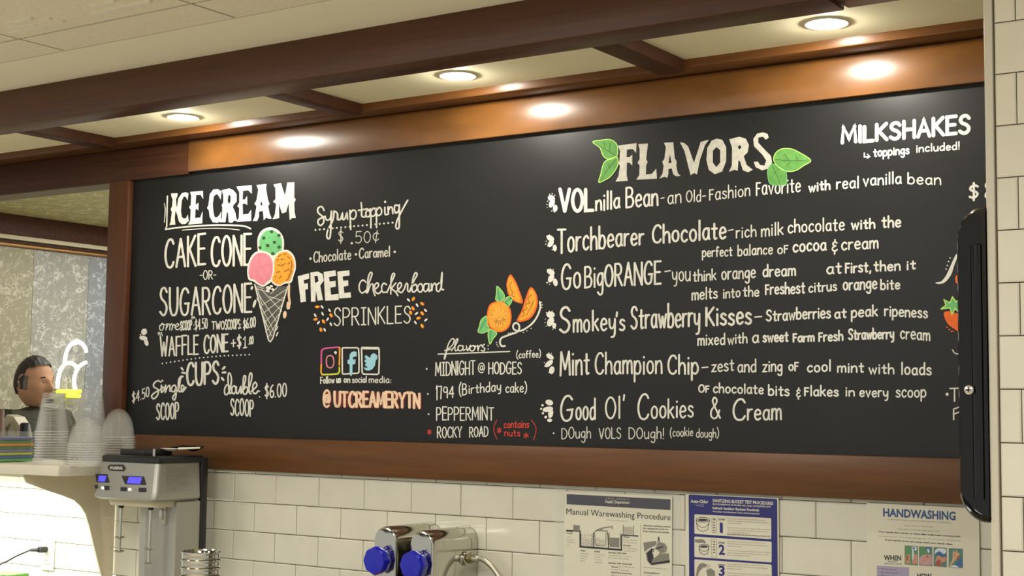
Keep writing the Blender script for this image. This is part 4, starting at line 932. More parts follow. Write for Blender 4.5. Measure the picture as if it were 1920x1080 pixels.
put_text(k, 'P', 'PROCEDIMIENTOS DE PRUEBA DEL CUBO DE DESINFECCIÓN', 1292, 203, 1768, 226, 13, .02)
put_text(k, 'P', 'Refresh Sanitizer Buckets Routinely', 1292, 238, 1675, 256, 21, .03)
put_text(k, 'P', 'Actualizar desinfectante Cubos Rutinariamente', 1292, 262, 1675, 282, 13, .02)
put_text(k, 'P', 'Auto-Chlor', 1112, 184, 1258, 190, 26, .03); put_text(k, 'P', 'S Y S T E M', 1152, 200, 1222, 203, 6); put_text(k, 'P', 'TENNESSEE', 1155, 214, 1220, 217, 7)
ink_part(k, 'white_text', 'paper', p2)
k = I1(); k.dy = .0008
for i, y in enumerate((432, 612, 785)):
    put_text(k, 'P', str(i + 1), 1351 if i == 0 else 1342, y - 5, 1375 if i == 0 else 1392, y - 1, 82, .03)
ink_part(k, 'step_number', 'ink_navy', p2)
k = I1(); k.dy = .0008
for y in (330, 520, 704): put_text(k, 'P', 'STEP', 1338, y, 1392, y + 3, 16, .02)
put_text(k, 'P', 'SOLUTION SHOULD BE SOLUTION AT 70 TO 75 F', 1410, 447, 1765, 468, 10, .03)
for cx, cy, rw, rh in ((1212, 325, 55, 75), (1222, 540, 42, 52)):
    line(k, 'P', f'{cx-rw},{cy} {cx-rw*.8:.0f},{cy+rh} {cx},{cy+rh+22} {cx+rw*.75:.0f},{cy+rh+5} {cx+rw},{cy}', .9)
    k.stroke([zp('P', cx + rw * math.cos(t * PI / 8), cy + rh * .25 * math.sin(t * PI / 8)) for t in range(17)], 1.0)
    k.stroke([zp('P', cx + rw * math.cos(t * PI / 8), cy + rh * .85 * math.sin(t * PI / 8)) for t in range(9)], .8)
    k.poly([zp('P', cx + rw * .75 * math.cos(t * PI / 8), cy + 2 + rh * .13 * math.sin(t * PI / 8)) for t in range(16)])
for y0 in (320, 500):
    for j in range(5): rect(k, 'P', 1296, y0 + 22 * j, 1312, y0 + 1 + 22 * j, 1312, y0 + 8 + 22 * j, 1296, y0 + 7 + 22 * j)
ink_part(k, 'bucket_drawing', 'ink', p2)
k = I1(); k.dy = .0008
for x0, y0, x1, y1 in ((1285, 310, 1324, 432), (1282, 485, 1324, 632)):
    k.stroke(outline([zp('P', *c) for c in ((x0 + 4, y0), (x1 - 4, y0 + 3), (x1, y0 + 15), (x1 - 2, y1), (x0 + 4, y1 - 2), (x0, y0 + 12))]), .6)
for base in (318, 505, 690):
    for j, (xe, t) in enumerate(((1715, 'Dip test strip in solution of bucket and hold for the time'), (1740, 'stated. The solution in the test bucket must be checked'), (1530, 'using test paper'), (None, ''), (1762, 'Remueva la tira de prueba y compare el color con la tabla'), (1750, 'que se muestra en el frasco. Cambie la solucion si no esta'), (1590, 'en el nivel indicado aqui'))):
        if xe: put_text(k, 'P', t, 1412, base + j * 18.5, xe, base + j * 18.5 + (xe - 1412) * .055, 9)
k.poly(zpts('P', '1146,488 1200,484 1225,492 1238,515 1225,520 1215,512 1185,514 1146,508'))
k.poly(zpts('P', '1155,785 1165,720 1185,685 1215,678 1245,692 1240,712 1215,715 1185,745 1170,785')); k.poly(zpts('P', '1240,740 1275,722 1310,745 1312,785 1250,785'))
k.stroke(crom(zpts('P', '1240,700 1262,695 1270,705 1250,715 1262,735')), .7)
ink_part(k, 'hand_drawing', 'ink_grey', p2)

# ------------------------------------------------------------------ poster 3: handwashing
p3 = thing('poster', 'white poster on washing hands with four small photographs, right of three', 'poster', (-1.28, PY, CZ - .5))
MB().box(-1.4355, -1.131, PY - .0018, PY, CZ - .66, CZ - .2465).build('paper_sheet', M['paper'], p3)
k = I1(); put_text(k, 'Q', 'HANDWASHING', 428, 382, 1196, 424, 86, .035, 90); ink_part(k, 'heading_text', 'ink_blue', p3)
k = I1()
put_text(k, 'Q', 'WHEN', 436, 848, 620, 852, 54, .03); put_text(k, 'Q', 'HOW', 790, 1040, 942, 1045, 54, .03)
put_text(k, 'Q', 'Your hands have germs on them that could make someone sick.', 375, 553, 1250, 606, 16, .03)
put_text(k, 'Q', 'If you handle food, you must wash your hands often.', 450, 640, 1168, 688, 16, .03)
put_text(k, 'Q', 'wash your hands?', 436, 890, 625, 896, 14, .02); put_text(k, 'Q', 'should you', 476, 868, 580, 872, 13, .02)
ink_part(k, 'heading_text', 'ink', p3)
k = I1()
put_text(k, 'Q', 'is the best way to prevent the spread of infection.', 476, 422, 1145, 460, 17)
put_text(k, 'Q', "You're at work - You're busy.", 648, 488, 962, 503, 15); put_text(k, 'Q', "Your hands look clean - But, they're not!", 585, 524, 1025, 550, 15)
put_text(k, 'Q', 'You could get sick - Your family could get sick - Your customers could get sick.', 375, 598, 1250, 650, 14)
ink_part(k, 'small_text', 'ink_grey', p3)
k = I1(); rect(k, 'Q', 362, 905, 702, 925, 702, 1400, 362, 1390); ink_part(k, 'lilac_box', 'ink_lilac', p3)
k = I1(); k.dy = .0003
for j, t in enumerate(('When coming to work', 'After using the restroom', 'After coughing', 'Before food preparation')):
    put_text(k, 'Q', t, 404, 946 + 36 * j, 570 + 14 * (j % 2), 956 + 36 * j, 14); k.dot(zp('Q', 382, 938 + 36 * j), .6)
ink_part(k, 'small_text', 'ink', p3)
skins = mat('print_skin', srgb(196, 140, 118), .5); tealp = mat('print_teal', srgb(78, 128, 118), .5); greenp = mat('print_green', srgb(88, 138, 96), .5); bluep = mat('print_blue', srgb(62, 100, 150), .5)
M.update(p_skin=skins, p_teal=tealp, p_green=greenp, p_blue=bluep, p_rose=mat('print_rose', srgb(190, 150, 150), .5), p_white=mat('print_white', srgb(205, 215, 220), .5), p_tan=mat('print_tan', srgb(205, 165, 120), .5), p_rust=mat('print_rust', srgb(160, 85, 60), .5))
for i, (x0, y0, bgm) in enumerate(((656, 692, 'p_green'), (808, 700, 'p_green'), (962, 710, 'p_teal'), (1122, 720, 'p_teal'))):
    w = 140 if i != 3 else 150
    k = I1(); rect(k, 'Q', x0, y0, x0 + w, y0 + 8, x0 + w, y0 + 214, x0, y0 + 202)
    ph = ink_part(k, 'hand_photograph', 'ink_grey', p3)
    def sub(s, m_, dy):
        k = I1(); k.dy = dy; k.poly(crom([zp('Q', x0 + float(c.split(',')[0]), y0 + float(c.split(',')[1])) for c in s.split()], 4)[:-1]); ink_part(k, 'picture_patch', m_, ph)
    k = I1(); k.dy = .0002; rect(k, 'Q', x0 + 5, y0 + 6, x0 + w - 5, y0 + 13, x0 + w - 5, y0 + 207, x0 + 5, y0 + 197); ink_part(k, 'picture_patch', bgm, ph)
    if i == 0: sub('12,185 10,130 30,100 55,95 60,130 50,160 60,190 12,185', 'p_skin', .0004); sub('80,190 90,130 110,95 130,105 132,190 80,190', 'p_skin', .0004); sub('75,25 100,12 130,25 120,55 95,50 100,110 82,160 80,60 75,25', 'p_white', .0006); sub('15,160 20,120 40,110 35,150 15,160', 'p_rust', .0006); sub('80,30 100,20 110,30 95,42 80,30', 'p_blue', .0008)
    if i == 1: sub('10,190 8,130 40,95 90,90 130,100 132,195 60,198 10,190', 'p_rose', .0004); sub('70,20 110,14 130,40 110,60 85,55 70,20', 'p_blue', .0006); sub('30,150 60,120 100,110 115,130 70,150 50,170 30,150', 'p_skin', .0006); sub('85,35 105,30 112,60 98,72 85,35', 'p_white', .0008); sub('75,105 95,100 98,115 80,118 75,105', 'p_rust', .0008)
    if i == 2: sub('12,50 40,15 120,20 130,60 70,85 20,75 12,50', 'p_white', .0004); sub('15,75 60,45 100,70 130,80 128,98 60,92 15,75', 'p_blue', .0006); sub('20,190 30,110 60,90 90,110 130,105 132,150 90,165 80,195 20,190', 'p_skin', .0007); sub('20,190 28,150 60,130 80,160 70,198 20,190', 'p_rust', .0009)
    if i == 3: sub('10,190 40,110 45,40 60,25 70,50 85,20 95,50 115,60 105,90 70,130 20,195 10,190', 'p_tan', .0004); sub('70,198 85,150 130,110 142,200 70,198', 'p_blue', .0005); sub('60,25 66,60 80,70 75,90 55,85 60,25', 'p_skin', .0006); sub('85,100 110,80 120,100 95,120 85,100', 'p_rust', .0007); sub('20,198 60,180 110,205 20,198', 'p_white', .0008)

# ------------------------------------------------------------------ black dispenser on the hidden side of the pier
dv = thing('paper_towel_dispenser', 'tall glossy black wall dispenser with rounded corners at the side of the tiled pier', 'dispenser', (-.84, -.95, CZ + .1))
yA, yB = -1.0, -.80
def rr_outline(x0, x1, z0, z1, r0, r1, n=10):
    pts = [(x1, CZ + z0)]
    pts += [(x0 + r1 - r1 * math.sin(t * PI / 2 / n), CZ + z0 + r0 - r0 * math.cos(t * PI / 2 / n)) for t in range(n + 1)]
    pts += [(x0 + r1 - r1 * math.cos(t * PI / 2 / n), CZ + z1 - r0 + r0 * math.sin(t * PI / 2 / n)) for t in range(n + 1)]
    return pts + [(x1, CZ + z1)]
mb = MB()
layers = [(.010, yA), (.004, yA - .004), (0, yA + .004), (0, yB)]
loops = [rr_outline(-.8765 + i, -.8178, -.210 + i, .404 - i, .062, .052) for i, y in layers]
n = len(loops[0]); vs = []; fs = []
for (i, y), l in zip(layers, loops): vs += [(p[0], y, p[1]) for p in l]
for a in range(len(layers) - 1):
    for j in range(n): fs.append((a * n + j, a * n + (j + 1) % n, (a + 1) * n + (j + 1) % n, (a + 1) * n + j))
tri = tessellate_polygon([[Vector((p[0], p[1], 0)) for p in loops[0]]])
fs += [tuple(t) for t in tri] + [tuple(3 * n + i for i in t) for t in tri]
mb.add(vs, fs).build('housing', M['black_gloss'], dv, True)
MB().tube([(-.838, yA + .004, CZ - .165), (-.838, yA + .004, CZ + .33)], .012, 20).build('front_ridge', M['black_gloss'], dv, True)
sc_ = on_y(1817, 731, yA - .012)
sw = MB().lathe([(.0092, 0), (.0092, -.003), (.006, -.0055), (.0005, -.006)], (sc_.x, yA - .011, sc_.z), 'y', 24).build('screw', M['steel'], dv, True)
for a in (0, 1): MB().box(sc_.x - (.005 if a else .0012), sc_.x + (.005 if a else .0012), yA - .0175, yA - .0165, sc_.z - (.0012 if a else .005), sc_.z + (.0012 if a else .005)).build('screw_slot', M['black'], sw)

# ------------------------------------------------------------------ two chrome chemical dispensers with blue knobs
def chem(x0, y1, dz, lab, hose):
    t = thing('chemical_dispenser', lab, 'dispenser', (x0 + .046, 0, CZ - .8), None)
    w, z1 = .094, -.382 + dz
    yf = -.235
    def arch(ins=0, k=14):
        c = x0 + w / 2; r = w / 2 - ins
        return [(x0 + ins, CZ - .80)] + [(c - r * math.cos(PI * i / k), CZ + z1 - w / 2 + r * math.sin(PI * i / k)) for i in range(k + 1)] + [(x0 + w - ins, CZ - .80)]
    mb = MB(); lay = [(.010, yf), (.003, yf + .003), (0, yf + .012), (0, -.002)]
    lp = [arch(i) for i, y in lay]; n = len(lp[0]); vs = []; fs = []
    for (i, y), l in zip(lay, lp): vs += [(p[0], y, p[1]) for p in l]
    for a in range(3):
        for j in range(n): fs.append((a * n + j, a * n + (j + 1) % n, (a + 1) * n + (j + 1) % n, (a + 1) * n + j))
    tri = tessellate_polygon([[Vector((p[0], p[1], 0)) for p in lp[0]]])
    fs += [tuple(q) for q in tri]
    mb.add(vs, fs).build('housing', M['chrome'], t, True)
    c = (x0 + w / 2 - .002, yf - .001, CZ - .486 + dz)
    kb = MB(); pr = [(.028, 0), (.036, -.010), (.0415, -.016), (.043, -.044), (.039, -.051), (.001, -.052)]
    N = 48
    vs = []; fs = []
    for (r, h) in pr:
        for i in range(N):
            a = 2 * PI * i / N; rr = r * (1 + (.035 * math.cos(8 * a) if r > .03 else 0)); vs.append((c[0] + rr * math.cos(a), c[1] + h, c[2] + rr * math.sin(a)))
    for a in range(len(pr) - 1):
        for i in range(N): fs.append((a * N + i, a * N + (i + 1) % N, (a + 1) * N + (i + 1) % N, (a + 1) * N + i))
    kb.add(vs, fs).build('knob', M['blue'], t, True)
    return t, c
cx1 = on_y(700, 1000, -.235).x; cx2 = on_y(768, 1000, -.235).x
c1, k1 = chem(cx1, 0, .004, 'left of two chrome dispensers with a blue knob, red label below the knob', False)
c2, k2 = chem(cx2, 0, 0, 'right of two chrome dispensers with a blue knob, joined to a braided hose', True)
for c_, kc, mm, lines in ((c1, k1, 'chalk_red', ('Sanitizer', 'Detergent')), (c2, k2, 'black', ('Sanitizer',))):
    lb = MB().box(kc[0] - .033, kc[0] + .033, -.2362, -.2352, kc[2] - .14, kc[2] - .058).build('label_plate', M[mm], c_)
    for j, s in enumerate(lines):
        v, f = text_mesh(s, .03); off = wloc(lb)
        me = bpy.data.meshes.new('label_text'); me.from_pydata([(kc[0] - .026 + .052 * a - off.x, -.2366 - off.y, kc[2] - .078 - j * .014 + .008 * b - off.z) for a, b in v], [], f)
        me.materials.append(M['white']); o = bpy.data.objects.new('label_text', me); COL.objects.link(o); o.parent = lb
# brass elbow between them, port and hose
hx = cx2 + .094
pz = CZ - .478
MB().lathe([(.0001, .0), (.022, .0), (.024, .004), (.024, .012), (.015, .014)], (hx - .002, -.062, pz), 'x', 24).build('hose_flange', M['chrome'], c2, True)
MB().lathe([(.0165, .0), (.0165, .018), (.0001, .018)], (hx + .008, -.062, pz), 'x', 6).build('hose_nut', mat('dull_brass', (.32, .28, .16, 1), .35, metal=.9), c2)
hs = thing('braided_hose', 'braided steel hose curving down to the right from the chrome dispenser', 'hose', (hx + .03, -.062, pz))
hp = crom([(hx + .022, -.062, pz), (hx + .06, -.062, pz + .002), (hx + .10, -.064, pz - .018), (hx + .135, -.068, pz - .052), (hx + .165, -.07, pz - .10), (hx + .19, -.07, pz - .18), (hx + .2, -.07, pz - .28)], 24)
braid = mat('steel_braid', (.5, .47, .38, 1), .32, metal=.9)
MB().tube(hp, [.0085 + .0006 * (i % 2) for i in range(len(hp))], 14).build('hose', braid, hs, True)
MB().tube([(hx + .022, -.062, pz), (hx + .052, -.062, pz + .001)], [.0112, .0112], 18).build('ferrule', M['steel'], hs, True)
MB().lathe([(.001, 0), (.016, 0), (.016, .02), (.012, .03), (.012, .04), (.001, .04)], (cx1 + .094 + .002, -.07, CZ - .465), 'x', 20).build('brass_fitting', mat('brass', (.6, .42, .12, 1), .3, metal=1), c1, True)

# ------------------------------------------------------------------ drink mixer
mx = thing('drink_mixer', 'double-spindle drink mixer with stainless head and blue displays, left of the tiles', 'mixer', (-4.0, -.22, CZ - .75))
mx0, mx1, my0, my1 = -4.163, -3.850, -.350, -.128
hd = MB()
# head: chamfered block with rounded lower lip
def ring(i, z): return [(mx0 + i, my0 + i), (mx1 - i, my0 + i), (mx1 - i, my1), (mx0 + i, my1)]
def loft(mb, rings):
    n = len(rings[0][0]); vs = []; fs = []
    for pts, z in rings: vs += [(p[0], p[1], CZ + z) for p in pts]
    for a in range(len(rings) - 1):
        for j in range(n): fs.append((a * n + j, a * n + (j + 1) % n, (a + 1) * n + (j + 1) % n, (a + 1) * n + j))
    fs += [tuple(range(n)), tuple((len(rings) - 1) * n + j for j in range(n))]
    return mb.add(vs, fs)
def rring(x0, x1, y0, y1, r, n=5):
    out = []
    for cx, cy, a0 in ((x1 - r, y1 - r, 0), (x0 + r, y1 - r, PI / 2), (x0 + r, y0 + r, PI), (x1 - r, y0 + r, 1.5 * PI)):
        out += [(cx + r * math.cos(a0 + PI / 2 * k / n), cy + r * math.sin(a0 + PI / 2 * k / n)) for k in range(n + 1)]
    return out
loft(MB(), [(rring(mx0 + .012, mx1 - .006, my0 + .016, my1, .018), -.209), (rring(mx0, mx1, my0 + .003, my1, .018), -.305), (rring(mx0 - .005, mx1 + .003, my0 - .004, my1, .02), -.326), (rring(mx0 - .004, mx1 + .002, my0 - .003, my1, .02), -.333), (rring(mx0 + .008, mx1 - .008, my0 + .01, my1, .02), -.341)]).build('head_casing', M['steel_dull'], mx, True)
loft(MB(), [(rring(mx0 + .025, mx1 - .025, my0 + .03, my1 - .01, .03), -.338), (rring(mx0 + .03, mx1 - .03, my0 + .035, my1 - .01, .03), -.362)]).build('head_skirt', M['cream_metal'], mx, True)
loft(MB(), [(rring(mx0 + .012, mx1 - .004, my0 + .014, my1 + .02, .02), -.209), (rring(mx0 + .010, mx1 - .002, my0 + .012, my1 + .022, .02), -.190), (rring(mx0 + .018, mx1 - .010, my0 + .02, my1 + .015, .02), -.184)]).build('top_cover', M['black'], mx, True)
MB().box(mx1 - .018, mx1 - .002, my1 - .002, my1 + .03, CZ - .7985, CZ - .19, .004).build('back_cover', M['black'], mx, True)
vent = MB()
for i in range(4): MB().box(mx0 + .055, mx0 + .185, my0 + .065 + .022 * i, my0 + .078 + .022 * i, CZ - .186, CZ - .164 - .0005 * i, .003).build('vent_slat', M['black'], mx, True)
MB().box(mx0 + .19, mx0 + .235, my0 + .06, my0 + .15, CZ - .186, CZ - .160, .006).build('latch', M['black'], mx, True)
MB().lathe([(.006, 0), (.006, .026), (.001, .027)], (mx0 + .245, my0 + .055, CZ - .186), n=14).build('chrome_peg', M['chrome'], mx, True)
# front fittings lie on the sloping front face
def fy(z): return my0 + .003 + (-.305 - z) / (-.305 + .209) * (.013) * -1 if False else my0 + .003 + (z + .305) / .096 * .013
def fp(u, v, lift=.0012):     # zoom M px to the sloping front face
    p = on_y(*zp('M', u, v), my0 + .008); z = p.z - CZ
    p = on_y(*zp('M', u, v), fy(z) - lift); return (p.x, p.y, p.z)
def plate(name, m_, s, lift, parent, th=.0012):
    pts = [tuple(float(c) for c in q.split(',')) for q in s.split()]
    f = [fp(u, v, lift) for u, v in pts]; b = [(p[0], p[1] + th, p[2]) for p in f]; n = len(f)
    mb = MB().add(f + b, [tuple(range(n)), tuple(range(n, 2 * n))] + [(i, (i + 1) % n, n + (i + 1) % n, n + i) for i in range(n)])
    return mb.build(name, m_, parent)
bd = plate('badge', M['black'], '292,348 305,328 395,328 412,350 400,372 308,368', .003, mx, .004)
v, f = text_mesh('WARING', .02); off = wloc(bd)
me = bpy.data.meshes.new('badge_text'); me.from_pydata([tuple(Vector(fp(308 + 86 * a, 360 + 2 * a - 22 * b, .0037)) - off) for a, b in v], [], f); me.materials.append(M['white'])
o = bpy.data.objects.new('badge_text', me); COL.objects.link(o); o.parent = bd
for fr, sr in (('212,392 290,392 305,450 218,446', '236,402 286,404 274,444 230,440'), ('388,404 538,408 553,465 412,460', '438,410 526,414 512,458 424,454')):
    q = plate('display_frame', M['black'], fr, .0015, mx); plate('display', M['screen'], sr, .0024, q)
for s in ('206,466 222,466 222,490 208,490', '270,470 302,471 302,500 272,499', '382,480 420,481 420,508 380,506', '504,484 552,485 552,513 502,512'):
    plate('button', M['black'], s, .0025, mx, .003)
for u, v in ((260, 485), (441, 495)):
    p = fp(u, v, .002); MB().lathe([(.0045, 0), (.0035, -.0025), (.0003, -.003)], p, 'y', 14).build('indicator_light', M['led'], mx, True)
for u, v in ((235, 483), (462, 496), (482, 497)):
    p = fp(u, v, .001); MB().lathe([(.0016, 0), (.0003, -.001)], p, 'y', 8).build('indicator_dot', M['black'], mx)
# fine print on the side face
def sp(u, v): p = on_x(*zp('M', u, v), mx1 + .0004); return (p.x, p.y, p.z)
mb = MB(); random.seed(5)
for j in range(16):
    y = 335 + j * 12.6
    u = 695
    while u < 865 - (90 if j in (0, 7, 12) else random.randint(0, 40)):
        w = random.randint(10, 26); a, b = u, min(u + w, 872)
        mb.add([sp(a, y), sp(b, y - .5), sp(b, y + 3.4), sp(a, y + 4)], [(0, 1, 2, 3)]); u += w + 5
mb.build('side_print', M['ink_grey'], mx)['kind'] = 'stuff'
# column with recessed bay, spindles, agitators
yc = -.215
MB().prism([(mx0 + .10, -.190), (mx0 + .118, -.236), (mx0 + .135, -.225), (mx0 + .215, -.212), (mx1 - .055, -.225), (mx1 - .012, -.236), (mx1 - .006, -.13), (mx0 + .10, -.13)], CZ - .7985, CZ - .345, 'z').build('column', M['steel_dull'], mx)
MB().box(mx0 + .205, mx0 + .235, -.226, -.208, CZ - .430, CZ - .362, .003).build('cup_switch', M['steel'], mx, True)
MB().box(mx0 + .212, mx0 + .228, -.236, -.222, CZ - .412, CZ - .372, .003).build('cup_switch', M['steel'], mx, True)
for i, x in enumerate((mx0 + .072, mx0 + .225)):
    zt, zb = -.352, (-.53 if i == 0 else -.56)
    sp_ = MB().tube([(x, -.285, CZ + zt), (x - .003, -.285, CZ + zb)], .0052, 12).build('spindle', M['steel'], mx, True)
    MB().lathe([(.001, 0), (.010, 0), (.010, -.016), (.007, -.02), (.001, -.02)], (x, -.285, CZ + zt - .002), n=16).build('spindle_collar', M['rubber'], sp_, True)
    for dz in (.052, .004):
        MB().lathe([(.004, .003), (.012, .004), (.020, 0), (.012, -.004), (.004, -.003)], (x - .002, -.285, CZ + zb + dz), n=18).build('agitator', M['steel'], sp_, True)

# spoons / scoop resting on the mixer
sp1 = thing('serving_spoon', 'white oval spoon lying on the black top of the mixer', 'spoon', (-3.90, -.2, CZ - .18))
def ell(mb, c, a, b, h, n=24, m=6):
    vs = [c[:2] + (c[2] - h,)]; fs = []
    for j in range(1, m + 1):
        t = j / m
        for i in range(n): vs.append((c[0] + a * t * math.cos(2 * PI * i / n), c[1] + b * t * math.sin(2 * PI * i / n), c[2] - h * (1 - t * t)))
    for i in range(n): fs.append((0, 1 + i, 1 + (i + 1) % n))
    for j in range(m - 1):
        for i in range(n): fs.append((1 + j * n + i, 1 + (j + 1) * n + i, 1 + (j + 1) * n + (i + 1) % n, 1 + j * n + (i + 1) % n))
    return mb.add(vs, fs)
q = on_y(*zp('M', 725, 240), -.24)
ell(MB(), (q.x - .012, -.235, CZ - .158), .045, .022, .010).build('bowl', M['white'], sp1, True)
MB().tube([(q.x + .03, -.235, CZ - .158), (q.x + .10, -.20, CZ - .154)], [.004, .003], 8).build('handle', M['white'], sp1, True)
sp2 = thing('serving_scoop', 'black shallow scoop lying at the back of the mixer top', 'scoop', (-3.84, -.16, CZ - .17))
q = on_y(*zp('M', 880, 230), -.15)
ell(MB(), (q.x - .005, -.15, CZ - .150), .050, .032, .020).build('bowl', M['black_gloss'], sp2, True)
MB().tube([(q.x - .052, -.15, CZ - .152), (q.x - .12, -.17, CZ - .163), (q.x - .16, -.18, CZ - .168)], [.005, .004, .004], 8).build('handle', M['black_gloss'], sp2, True)

# ------------------------------------------------------------------ stacked steel malt cups
cc = on_y(377, 1035, -1.1); zc0 = CZ + on_y(377, 1035, -1.1).z - CZ
labs = ('topmost steel malt cup of the stack beside the mixer', 'second steel malt cup from the top of the stack', 'third steel malt cup from the top of the stack', 'lowest steel malt cup of the stack')
proto = None
for i in range(4):
    z = cc.z - .0205 * i
    if proto is None:
        proto = thing('malt_cup', labs[0], 'cup', (cc.x, -1.1, z), 'stacked steel malt cups')
        r = .0500
        MB().lathe([(r * .70, -.17), (r * .93, -.028), (r * .95, -.018), (r * .985, -.014), (r * .97, -.008), (r * .97, -.004), (r * 1.0, 0), (r * 1.03, -.001), (r * 1.03, .002), (r * .99, .003), (r * .94, -.003), (r * .90, -.028), (r * .67, -.168), (.0005, -.168)], (cc.x, -1.1, z), n=48).build('cup_body', M['chrome'], proto, True)
    else:
        c = copy_tree(proto, (cc.x, -1.1, z)); c['label'] = labs[i]

# ------------------------------------------------------------------ counter below the frame
ct = thing('counter', 'steel worktop under the mixer and wall tiles, below the frame', 'counter', (-3, -.7, 0))
MB().box(-6.0, -.83, -1.45, -.015, CZ - .84, CZ - .80, .006).build('worktop', M['steel_dull'], ct, True)
MB().box(-5.98, -.84, -1.42, -.02, .10, CZ - .842).build('cabinet', M['cream_metal'], ct)
MB().box(-5.98, -.84, -1.36, -.05, .0, .10).build('kickboard', M['black'], ct)
ml = tag(MB().box(cc.x - .07, cc.x + .07, -1.17, -1.03, CZ - .80, cc.z - .0205 * 3 - .1705, .004).build('cup_riser', M['steel_dull'], None, True), 'small steel riser carrying the stacked malt cups', 'riser')

# ------------------------------------------------------------------ shelf with side bracket panel
sh = thing('wall_shelf', 'white shelf carrying clear cups, with a curved side panel below', 'shelf', (-5.0, -.2, CZ - .26))
sx, syf, st, sb = -4.235, -.452, -.229, -.262
MB().box(-5.9, sx, syf, -.002, CZ + sb, CZ + st, .004).build('shelf_board', M['shelf'], sh, True)
MB().box(sx + .0003, sx + .006, syf + .004, -.004, CZ + sb + .002, CZ + st + .0025, .001).build('edge_strip', M['trim'], sh, True)
pf = [(-.002, -.264), (-.435, -.264)] + [( on_x(u, v, -4.449).y, on_x(u, v, -4.449).z - CZ) for u, v in ((50, 905), (90, 920), (120, 930), (140, 938), (152, 949), (160, 962), (167, 985), (178, 1030), (190, 1078))] + [(-.048, -.72), (-.002, -.79)]
MB().prism([(a, CZ + b) for a, b in pf], -4.455, -4.449, 'x').build('side_panel', M['beige'], sh)
for v in (948, 987, 1026, 1066):
    p = on_x(208, v, -4.449); MB().lathe([(.005, 0), (.004, .002), (.0003, .003)], (-4.449, p.y, p.z), 'x', 12).build('screw', M['trim'], sh, True)
MB().box(-5.8, -4.52, -.34, -.20, CZ - .281, CZ - .2622, .003).build('strip_lamp_housing', M['white'], sh, True)

# outlet with plug and cord on the tiles under the shelf
op = on_y(86, 1040, -.01)
ot = thing('wall_outlet', 'white double wall outlet on the bright tiles under the shelf', 'outlet', (op.x, 0, op.z))
MB().box(op.x - .040, op.x + .04, -.003, .001, op.z - .062, op.z + .058, .002).build('face_plate', M['white'], ot, True)
for dz in (-.024, .020):
    s_ = MB().box(op.x - .017, op.x + .017, -.006, -.003, op.z + dz - .014, op.z + dz + .014, .002).build('socket', M['white'], ot, True)
    for dx in (-.006, .006): MB().box(op.x + dx - .001, op.x + dx + .001, -.0066, -.006, op.z + dz - .003, op.z + dz + .006).build('slot', M['black'], s_)
pc = thing('power_cord', 'black plug and cord in the wall outlet under the shelf', 'power cord', (op.x, -.02, op.z + .02))
pl = on_y(84, 1030, -.012); e1 = on_y(58, 1030, -.05)
MB().box(pl.x - .014, pl.x + .014, -.040, -.0067, pl.z - .012, pl.z + .012, .005).build('plug', M['rubber'], pc, True)
MB().tube([(pl.x - .005, -.038, pl.z), (pl.x - .035, -.055, pl.z - .002)], [.009, .006], 10).build('plug_boot', M['rubber'], pc, True)
cp = [Vector((pl.x - .035, -.055, pl.z - .002))] + [on_y(u, v, yy) for u, v, yy in ((46, 1036, -.07), (30, 1043, -.08), (14, 1052, -.09), (-2, 1060, -.10), (-30, 1085, -.11), (-60, 1120, -.12))]
MB().tube(crom(cp, 6), .0035, 8).build('cord', M['rubber'], pc, True)
# green crate top
gp = on_y(24, 1077, -.25)
gc = thing('green_carton', 'green and white carton at the lower left corner under the shelf', 'carton', (gp.x, -.25, CZ - .8))
MB().box(gp.x - .10, gp.x + .032, -.30, -.20, CZ - .80, gp.z + .003, .002).build('carton_body', M['chalk_green'], gc, True)
MB().box(gp.x - .012, gp.x - .002, -.3015, -.301, CZ - .80, gp.z + .0, ).build('white_stripe', M['white'], gc)

# ------------------------------------------------------------------ clear cups and dome lids on the shelf
SZ = CZ + st
def base(u, v, y): p = on_z(u, v, st + .0005) if y is None else on_y(u, v, y); return p
def cup_proto(loc, r0, r1, h, group, lab):
    t = thing('clear_cup', lab, 'cup', loc, group)     # rim down
    MB().lathe([(r0, 0), (r0 * 1.03, .002), (r0 * 1.03, .005), (r0 * .99, .006), (r0 * .97, .012), (r1 * 1.03, h * .9), (r1, h - .002), (r1 * .9, h)], loc, n=28).build('cup_wall', M['clear'], t, True)
    MB().lathe([(r1 * .92, h - .001), (r1 * .8, h - .004), (.0005, h - .004)], loc, n=28).build('cup_base', M['clear'], t, True)
    MB().lathe([(r0 * 1.035, .0015), (r0 * 1.035, .0045)], loc, n=28).build('rim', M['clear_rim'], t, True)
    return t
def stack(px, y, n, pitch, maker, labf, grp):
    p = on_y(px, 868, y); pr = None
    for i in range(n):
        loc = (p.x, y, SZ + .0008 + pitch * i)
        if pr is None: pr = maker(loc); c = pr
        else: c = copy_tree(pr, loc)
        c['label'] = labf(i, n); c['group'] = grp
def order(i, n):
    if i == n - 1: return 'topmost'
    if i == 0: return 'lowest'
    return ['second', 'third', 'fourth', 'fifth', 'sixth', 'seventh', 'eighth', 'ninth', 'tenth', 'eleventh', 'twelfth', 'thirteenth', 'fourteenth'][i - 1] + ' from the bottom'
stack(95, -.33, 13, .0098, lambda l: cup_proto(l, .0600, .0375, .145, 'left', ''), lambda i, n: 'clear upside-down cup, %s of the left stack on the shelf' % order(i, n), 'clear cups in the left stack')
stack(168, -.11, 14, .0100, lambda l: cup_proto(l, .0585, .0385, .150, 'mid', ''), lambda i, n: 'clear upside-down cup, %s of the tall stack behind the dome lids' % order(i, n), 'clear cups in the stack behind the domes')
